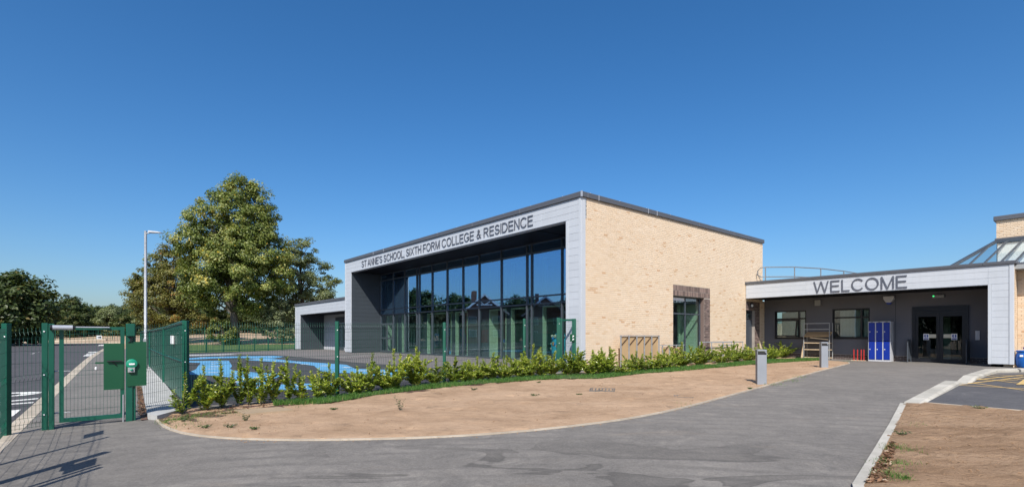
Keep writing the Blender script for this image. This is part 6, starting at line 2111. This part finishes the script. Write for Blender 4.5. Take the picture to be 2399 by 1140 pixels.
def blades(P_, hmean, lean=0.5, wid=0.006):
    n = len(P_)
    z = np.array([gz(x, y) for x, y in P_]) + 0.015
    an = RNG.random(n) * 2 * math.pi
    h = hmean * RNG.uniform(0.45, 1.4, n)
    ln = lean * h * RNG.random(n) * 1.4
    a2 = RNG.random(n) * 2 * math.pi
    base = np.stack([P_[:, 0], P_[:, 1], z], 1)
    side = np.stack([np.cos(an), np.sin(an), 0 * an], 1) * wid * 0.5
    le = np.stack([np.cos(a2) * ln, np.sin(a2) * ln, 0 * an], 1)
    up = np.stack([0 * an, 0 * an, h], 1)
    V = np.stack([base - side, base + side, base + side * 0.7 + up * 0.6 + le * 0.35, base - side * 0.7 + up * 0.6 + le * 0.35, base + up + le], 1).reshape(-1, 3)
    i = np.arange(n)[:, None] * 5
    return V, i


RNG = np.random.default_rng(90)
lo_ = [(640, 954), (740, 951), (800, 944), (880, 929), (1000, 915), (1100, 905), (1200, 897), (1300, 891), (1400, 890), (1500, 878), (1600, 871), (1700, 862), (1800, 853), (1880, 848), (1935, 845)]
hi_ = [(640, 948), (740, 940), (800, 933), (880, 920), (1000, 907), (1100, 898), (1200, 890), (1300, 884), (1400, 881), (1500, 870), (1600, 863), (1700, 854), (1800, 845), (1880, 842), (1935, 842)]
sheet('grass_verge', [gpt(a_, b_ - 1.2) for a_, b_ in lo_[1:]] + [gpt(a_, b_ - 1.0) for a_, b_ in reversed(hi_[1:])], 0.050, M['turf'], 'stuff', jitter=0.03, step=0.15)
P_ = in_quad_strip(lo_, hi_, 26000)
nz = np.sin(P_[:, 0] * 2.3) + np.sin(P_[:, 1] * 3.1 + P_[:, 0]) + np.sin(P_[:, 0] * 6.1 + 1) * 0.6
P_ = P_[nz > -1.3 + RNG.normal(0, 0.5, len(P_))]
V, i = blades(P_, 0.085, 0.7, 0.010)
V[:, 2] += 0.025
F4 = (i + np.array([[0, 1, 2, 3]])); F3 = (i + np.array([[3, 2, 4, 4]]))


def blade_obj(name, V, i, tone, label):
    n = len(i)
    me = bpy.data.meshes.new(name)
    fs = [tuple(r) for r in (i + np.array([[0, 1, 2, 3]]))] + [tuple(r) for r in (i + np.array([[3, 2, 4]]))]
    me.from_pydata([tuple(v) for v in V], [], fs)
    me.materials.append(M['blade'])
    at = me.attributes.new('tone', 'FLOAT', 'FACE'); at.data.foreach_set('value', np.concatenate([tone, tone]).astype(np.float32))
    o = link(name, me)
    return tag(o, label, 'grass', kind='stuff')


blade_obj('grass_strip', V, i, np.clip(RNG.normal(0.5, 0.22, len(i)), 0, 1), 'green grass strip growing along the foot of the hedge')
tufts = []
for (px, py, n, r) in [(412, 988, 260, 0.22), (440, 983, 260, 0.3), (470, 976, 200, 0.3), (520, 972, 160, 0.3), (430, 1000, 120, 0.25), (560, 968, 120, 0.3), (700, 950, 160, 0.25), (2106, 1056, 220, 0.22), (2095, 1092, 220, 0.22), (2086, 1118, 260, 0.16), (2122, 1128, 130, 0.07), (2150, 1000, 30, 0.2), (1810, 902, 70, 0.3), (1850, 893, 70, 0.3), (1870, 884, 50, 0.3), (1985, 847, 40, 0.3), (1600, 950, 30, 0.3), (398, 990, 120, 0.14)]:
    c = gpt(px, py)
    tufts.append(np.stack([c[0] + RNG.normal(0, r * 0.55, n), c[1] + RNG.normal(0, r * 0.55, n)], 1))
P_ = np.concatenate(tufts)
V, i = blades(P_, 0.055, 0.9, 0.006)
blade_obj('grass_tufts', V, i, np.clip(RNG.normal(0.55, 0.28, len(i)), 0, 1), 'thin grass tufts scattered over the bare soil beds')

WEEDS = [(937, 964, 0.30, 'tall weed standing alone in the bare soil left of the gratings'), (480, 1005, 0.10, 'low weed in the soil near the left kerb curve'), (538, 1004, 0.12, 'small weed left of the buff slab edge'), (575, 990, 0.14, 'small upright weed just before the buff slab'), (596, 1008, 0.07, 'tiny weed right of the two small left weeds'), (782, 962, 0.07, 'small flat weed before the mesh fence post'), (1252, 930, 0.10, 'flat green weed left of the open drain grating'), (1110, 915, 0.09, 'weed near the grass strip left of centre'), (1262, 898, 0.08, 'weed close under the hedge before the hall gate'), (1357, 927, 0.06, 'tiny weed touching the left of the open grating'), (2295, 961, 0.12, 'dark green weed on the right soil bed near the bay edging'), (2112, 1022, 0.12, 'grey green weed by the kerb of the right soil bed'), (430, 992, 0.16, 'leafy weed at the left tip of the soil bed'), (1757, 912, 0.06, 'small weed left of the nearer bollard'), (845, 918, 0.42, 'tall dark weed growing through the hedge by the fence post'), (868, 872, 0.35, 'feathery weed top showing above the hedge')]
for k, (px, py, hh, lb) in enumerate(WEEDS[:15]):
    RNG = np.random.default_rng(900 + k)
    p = gpt(px, py)
    t_ = thing('weed', lb, 'weed', tuple(g3(p, 0.02)))
    st = MB(); cen, dr, ln = [], [], []
    flat = hh < 0.13
    for s in range(7 if flat else 4):
        an = s * 0.9 + random.random()
        e = Vector((math.cos(an) * hh * (1.0 if flat else 0.35), math.sin(an) * hh * (1.0 if flat else 0.35), hh * (0.45 if flat else random.uniform(0.6, 1))))
        st.tube([(0, 0, -0.02), e * 0.5 + Vector((0, 0, hh * 0.08)), e], [0.004, 0.003, 0.001], 4, cap=False)
        for j in range(12 if not flat else 7):
            f = (j + 1) / (12 if not flat else 7)
            a3 = j * 2.4
            cen.append(tuple(e * f)); dr.append((math.cos(a3), math.sin(a3), 0.4)); ln.append((0.05 if not flat else 0.045) * random.uniform(0.6, 1.2))
    ln = np.array(ln)
    V, F = leaves_np(np.array(cen), np.array(dr), ln, ln * 0.4)
    st.build('stem', M['bark'], t_)
    o = link('leaves', np_mesh('leaves', V, F, M['weed'], np.repeat(np.clip(RNG.normal(0.5, 0.25, len(ln)), 0, 1), 2)), t_)
    o['kind'] = 'stuff'
# fallen leaves under the hedge and on the beds
RNG = np.random.default_rng(91)
P_ = np.concatenate([in_quad_strip([(380, 992), (450, 986), (560, 970), (700, 952), (900, 926), (1041, 910), (1300, 890), (1600, 866)], [(410, 978), (460, 968), (570, 955), (700, 944), (900, 918), (1041, 902), (1300, 882), (1600, 860)], 1500), in_quad_strip([(322, 980), (322, 930), (321, 907)], [(344, 980), (336, 930), (330, 907)], 260), in_quad_strip([(2026, 1138), (2062, 1078), (2090, 1040)], [(2075, 1138), (2090, 1090), (2100, 1045)], 420)])
z = np.array([gz(x, y) for x, y in P_]) + 0.045
n = len(P_)
nr = RNG.normal(0, 0.35, (n, 3)); nr[:, 2] += 1
V, F = cards_np(np.stack([P_[:, 0], P_[:, 1], z], 1), nr, RNG.uniform(0.025, 0.075, n), 0.55)
o = link('leaf_litter', np_mesh('leaf_litter', V, F, M['litter'], np.clip(RNG.normal(0.5, 0.28, n), 0, 1)))
tag(o, 'brown leaf litter lying under the hedge', 'leaf litter', kind='stuff')
# clods and grit on the soil
FP = np.array([gpt(*p) for p in [(480, 1015), (700, 1022), (1000, 1016), (1300, 992), (1600, 945), (1800, 892), (1960, 853)]])
Pa = in_quad_strip([(430, 1006), (500, 1018), (700, 1025), (1000, 1020), (1300, 996), (1600, 948), (1800, 895), (1960, 855)], [(420, 985), (520, 975), (700, 956), (1000, 917), (1300, 893), (1600, 873), (1800, 855), (1920, 848)], 2600)
Pc = in_quad_strip([(420, 1021), (570, 1036), (800, 1038), (1100, 1027), (1400, 997), (1600, 960), (1800, 906), (1960, 862)], [(425, 1012), (570, 1027), (800, 1029), (1100, 1019), (1400, 990), (1600, 954), (1800, 901), (1960, 858)], 700)
Pb = in_quad_strip([(2040, 1135), (2250, 1135), (2399, 1135)], [(2130, 950), (2250, 955), (2399, 968)], 1300)
P_ = np.concatenate([Pa, Pb, Pc])
n = len(P_)
z = np.array([gz(x, y) for x, y in P_]) + np.where(np.arange(n) < len(Pa) + len(Pb), 0.034, 0.003)
r = RNG.gamma(1.4, 0.0034, n) + 0.002
r = np.minimum(r, 0.016)
oc_ = np.array([(1, 0, 0), (0, 1, 0), (-1, 0, 0), (0, -1, 0), (0, 0, 0.8), (0, 0, -0.6)], float)
V = np.stack([P_[:, 0], P_[:, 1], z], 1)[:, None, :] + oc_[None] * r[:, None, None] * RNG.uniform(0.6, 1.3, (n, 6, 1))
F = (np.array([(0, 1, 4), (1, 2, 4), (2, 3, 4), (3, 0, 4), (1, 0, 5), (2, 1, 5), (3, 2, 5), (0, 3, 5)])[None] + np.arange(n)[:, None, None] * 6).reshape(-1, 3)
o = link('soil_clods', np_mesh('soil_clods', V.reshape(-1, 3), F, M['clod']))
tag(o, 'loose clods and grit strewn over the bare soil', 'soil clods', kind='stuff')

# ------------------------------------------------------------------ what the hall glass mirrors: houses and trees across the road
M['house_brick'] = plain('house_brick', (0.26, 0.13, 0.085), 0.9, var=0.2, scale=3)
M['roof_tile'] = plain('roof_tile', (0.17, 0.075, 0.05), 0.85, var=0.25, scale=4)
M['house_white'] = plain('house_white', (0.75, 0.75, 0.74), 0.6, var=0.03)


def house(px_, py_, rz, label, s=1.0):
    t_ = thing('brick_house', label, 'house', tuple(g3((px_, py_), -0.05)), rz, 'houses across the road')
    w, d_, e, r_ = 7.0 * s, 9.0 * s, 4.9 * s, 7.9 * s
    MB().prism([(-w / 2, 0), (w / 2, 0), (w / 2, e), (0, r_ - 0.15), (-w / 2, e)], 'y', 0, d_).build('wall', M['house_brick'], t_)
    for sg_ in (-1, 1):
        MB().add([(0, -0.4, r_), (sg_ * (w / 2 + 0.4), -0.4, e - 0.25), (sg_ * (w / 2 + 0.4), d_ + 0.4, e - 0.25), (0, d_ + 0.4, r_), (0, -0.4, r_ - 0.12), (sg_ * (w / 2 + 0.4), -0.4, e - 0.37), (sg_ * (w / 2 + 0.4), d_ + 0.4, e - 0.37), (0, d_ + 0.4, r_ - 0.12)], [(0, 1, 2, 3), (4, 5, 6, 7), (0, 1, 5, 4), (1, 2, 6, 5), (2, 3, 7, 6), (3, 0, 4, 7)]).build('roof', M['roof_tile'], t_)
        MB().obox((0, -0.45, r_ - 0.05), (sg_ * (w / 2 + 0.4), -0.45, e - 0.3), 0.08, 0.28).build('bargeboard', M['house_white'], t_)
        MB().obox((0, -0.44, r_ - 1.7), (sg_ * 1.2, -0.44, r_ - 0.9), 0.06, 0.12).build('gable_brace', M['house_white'], t_)
    MB().box(-1.3, 1.3, -0.46, -0.40, r_ - 1.75, r_ - 1.6).build('gable_tie', M['house_white'], t_)
    for x_ in (-1.9, 1.9):
        for z_ in (1.0, 3.2):
            wn_ = MB().box(x_ * s - 0.65, x_ * s + 0.65, -0.05, 0.02, z_ * s, (z_ + 1.2) * s).build('window', M['house_white'], t_)
            MB().box(x_ * s - 0.55, x_ * s + 0.55, -0.07, -0.052, (z_ + 0.1) * s, (z_ + 1.1) * s).build('pane', M['glass_dark'], wn_)
    MB().box(-0.5, 0.5, -0.06, 0.02, 0.0, 2.1).build('door', M['red'], t_)
    MB().box(1.2, 1.9, 3.0, 3.8, 5.5, r_ + 0.7).build('chimney', M['house_brick'], t_)


def faceh(x, y):   # houses face the school
    return math.atan2(y - 24.0, x + 4.0) - math.pi / 2 + math.pi


for x, y, s, lb in ((-56, 39, 1.0, 'red roofed brick house mirrored in the middle hall panes'), (-59.5, 29.5, 1.0, 'red roofed brick house mirrored in the right hall panes'), (-61, 19, 1.0, 'red roofed brick house mirrored beside the corner jamb')):
    house(x, y, faceh(x, y) + math.pi, lb, s)
for k, (x, y, s) in enumerate(((-60, 52, 1.25), (-64, 57, 1.3), (-66, 47, 1.2), (-70, 36, 1.2), (-72, 26, 1.2), (-72, 14, 1.2), (-70, 4, 1.2), (-67, 31, 1.0), (-64, 44, 1.0), (-68, 21, 1.0), (-66, 10, 1.1), (-58, 60, 1.2), (-46, -14, 1.5), (-40, -22, 1.4), (-36, -30, 1.5), (-52, -6, 1.3), (-28, -36, 1.4))):
    o = copy_tree(made[0]); o.location = tuple(g3((x, y), -0.05)); o.scale = (s * 1.3,) * 3
    o['label'] = 'dark tree mirrored in the hall and entrance glass'; o['group'] = 'trees mirrored in the glass'
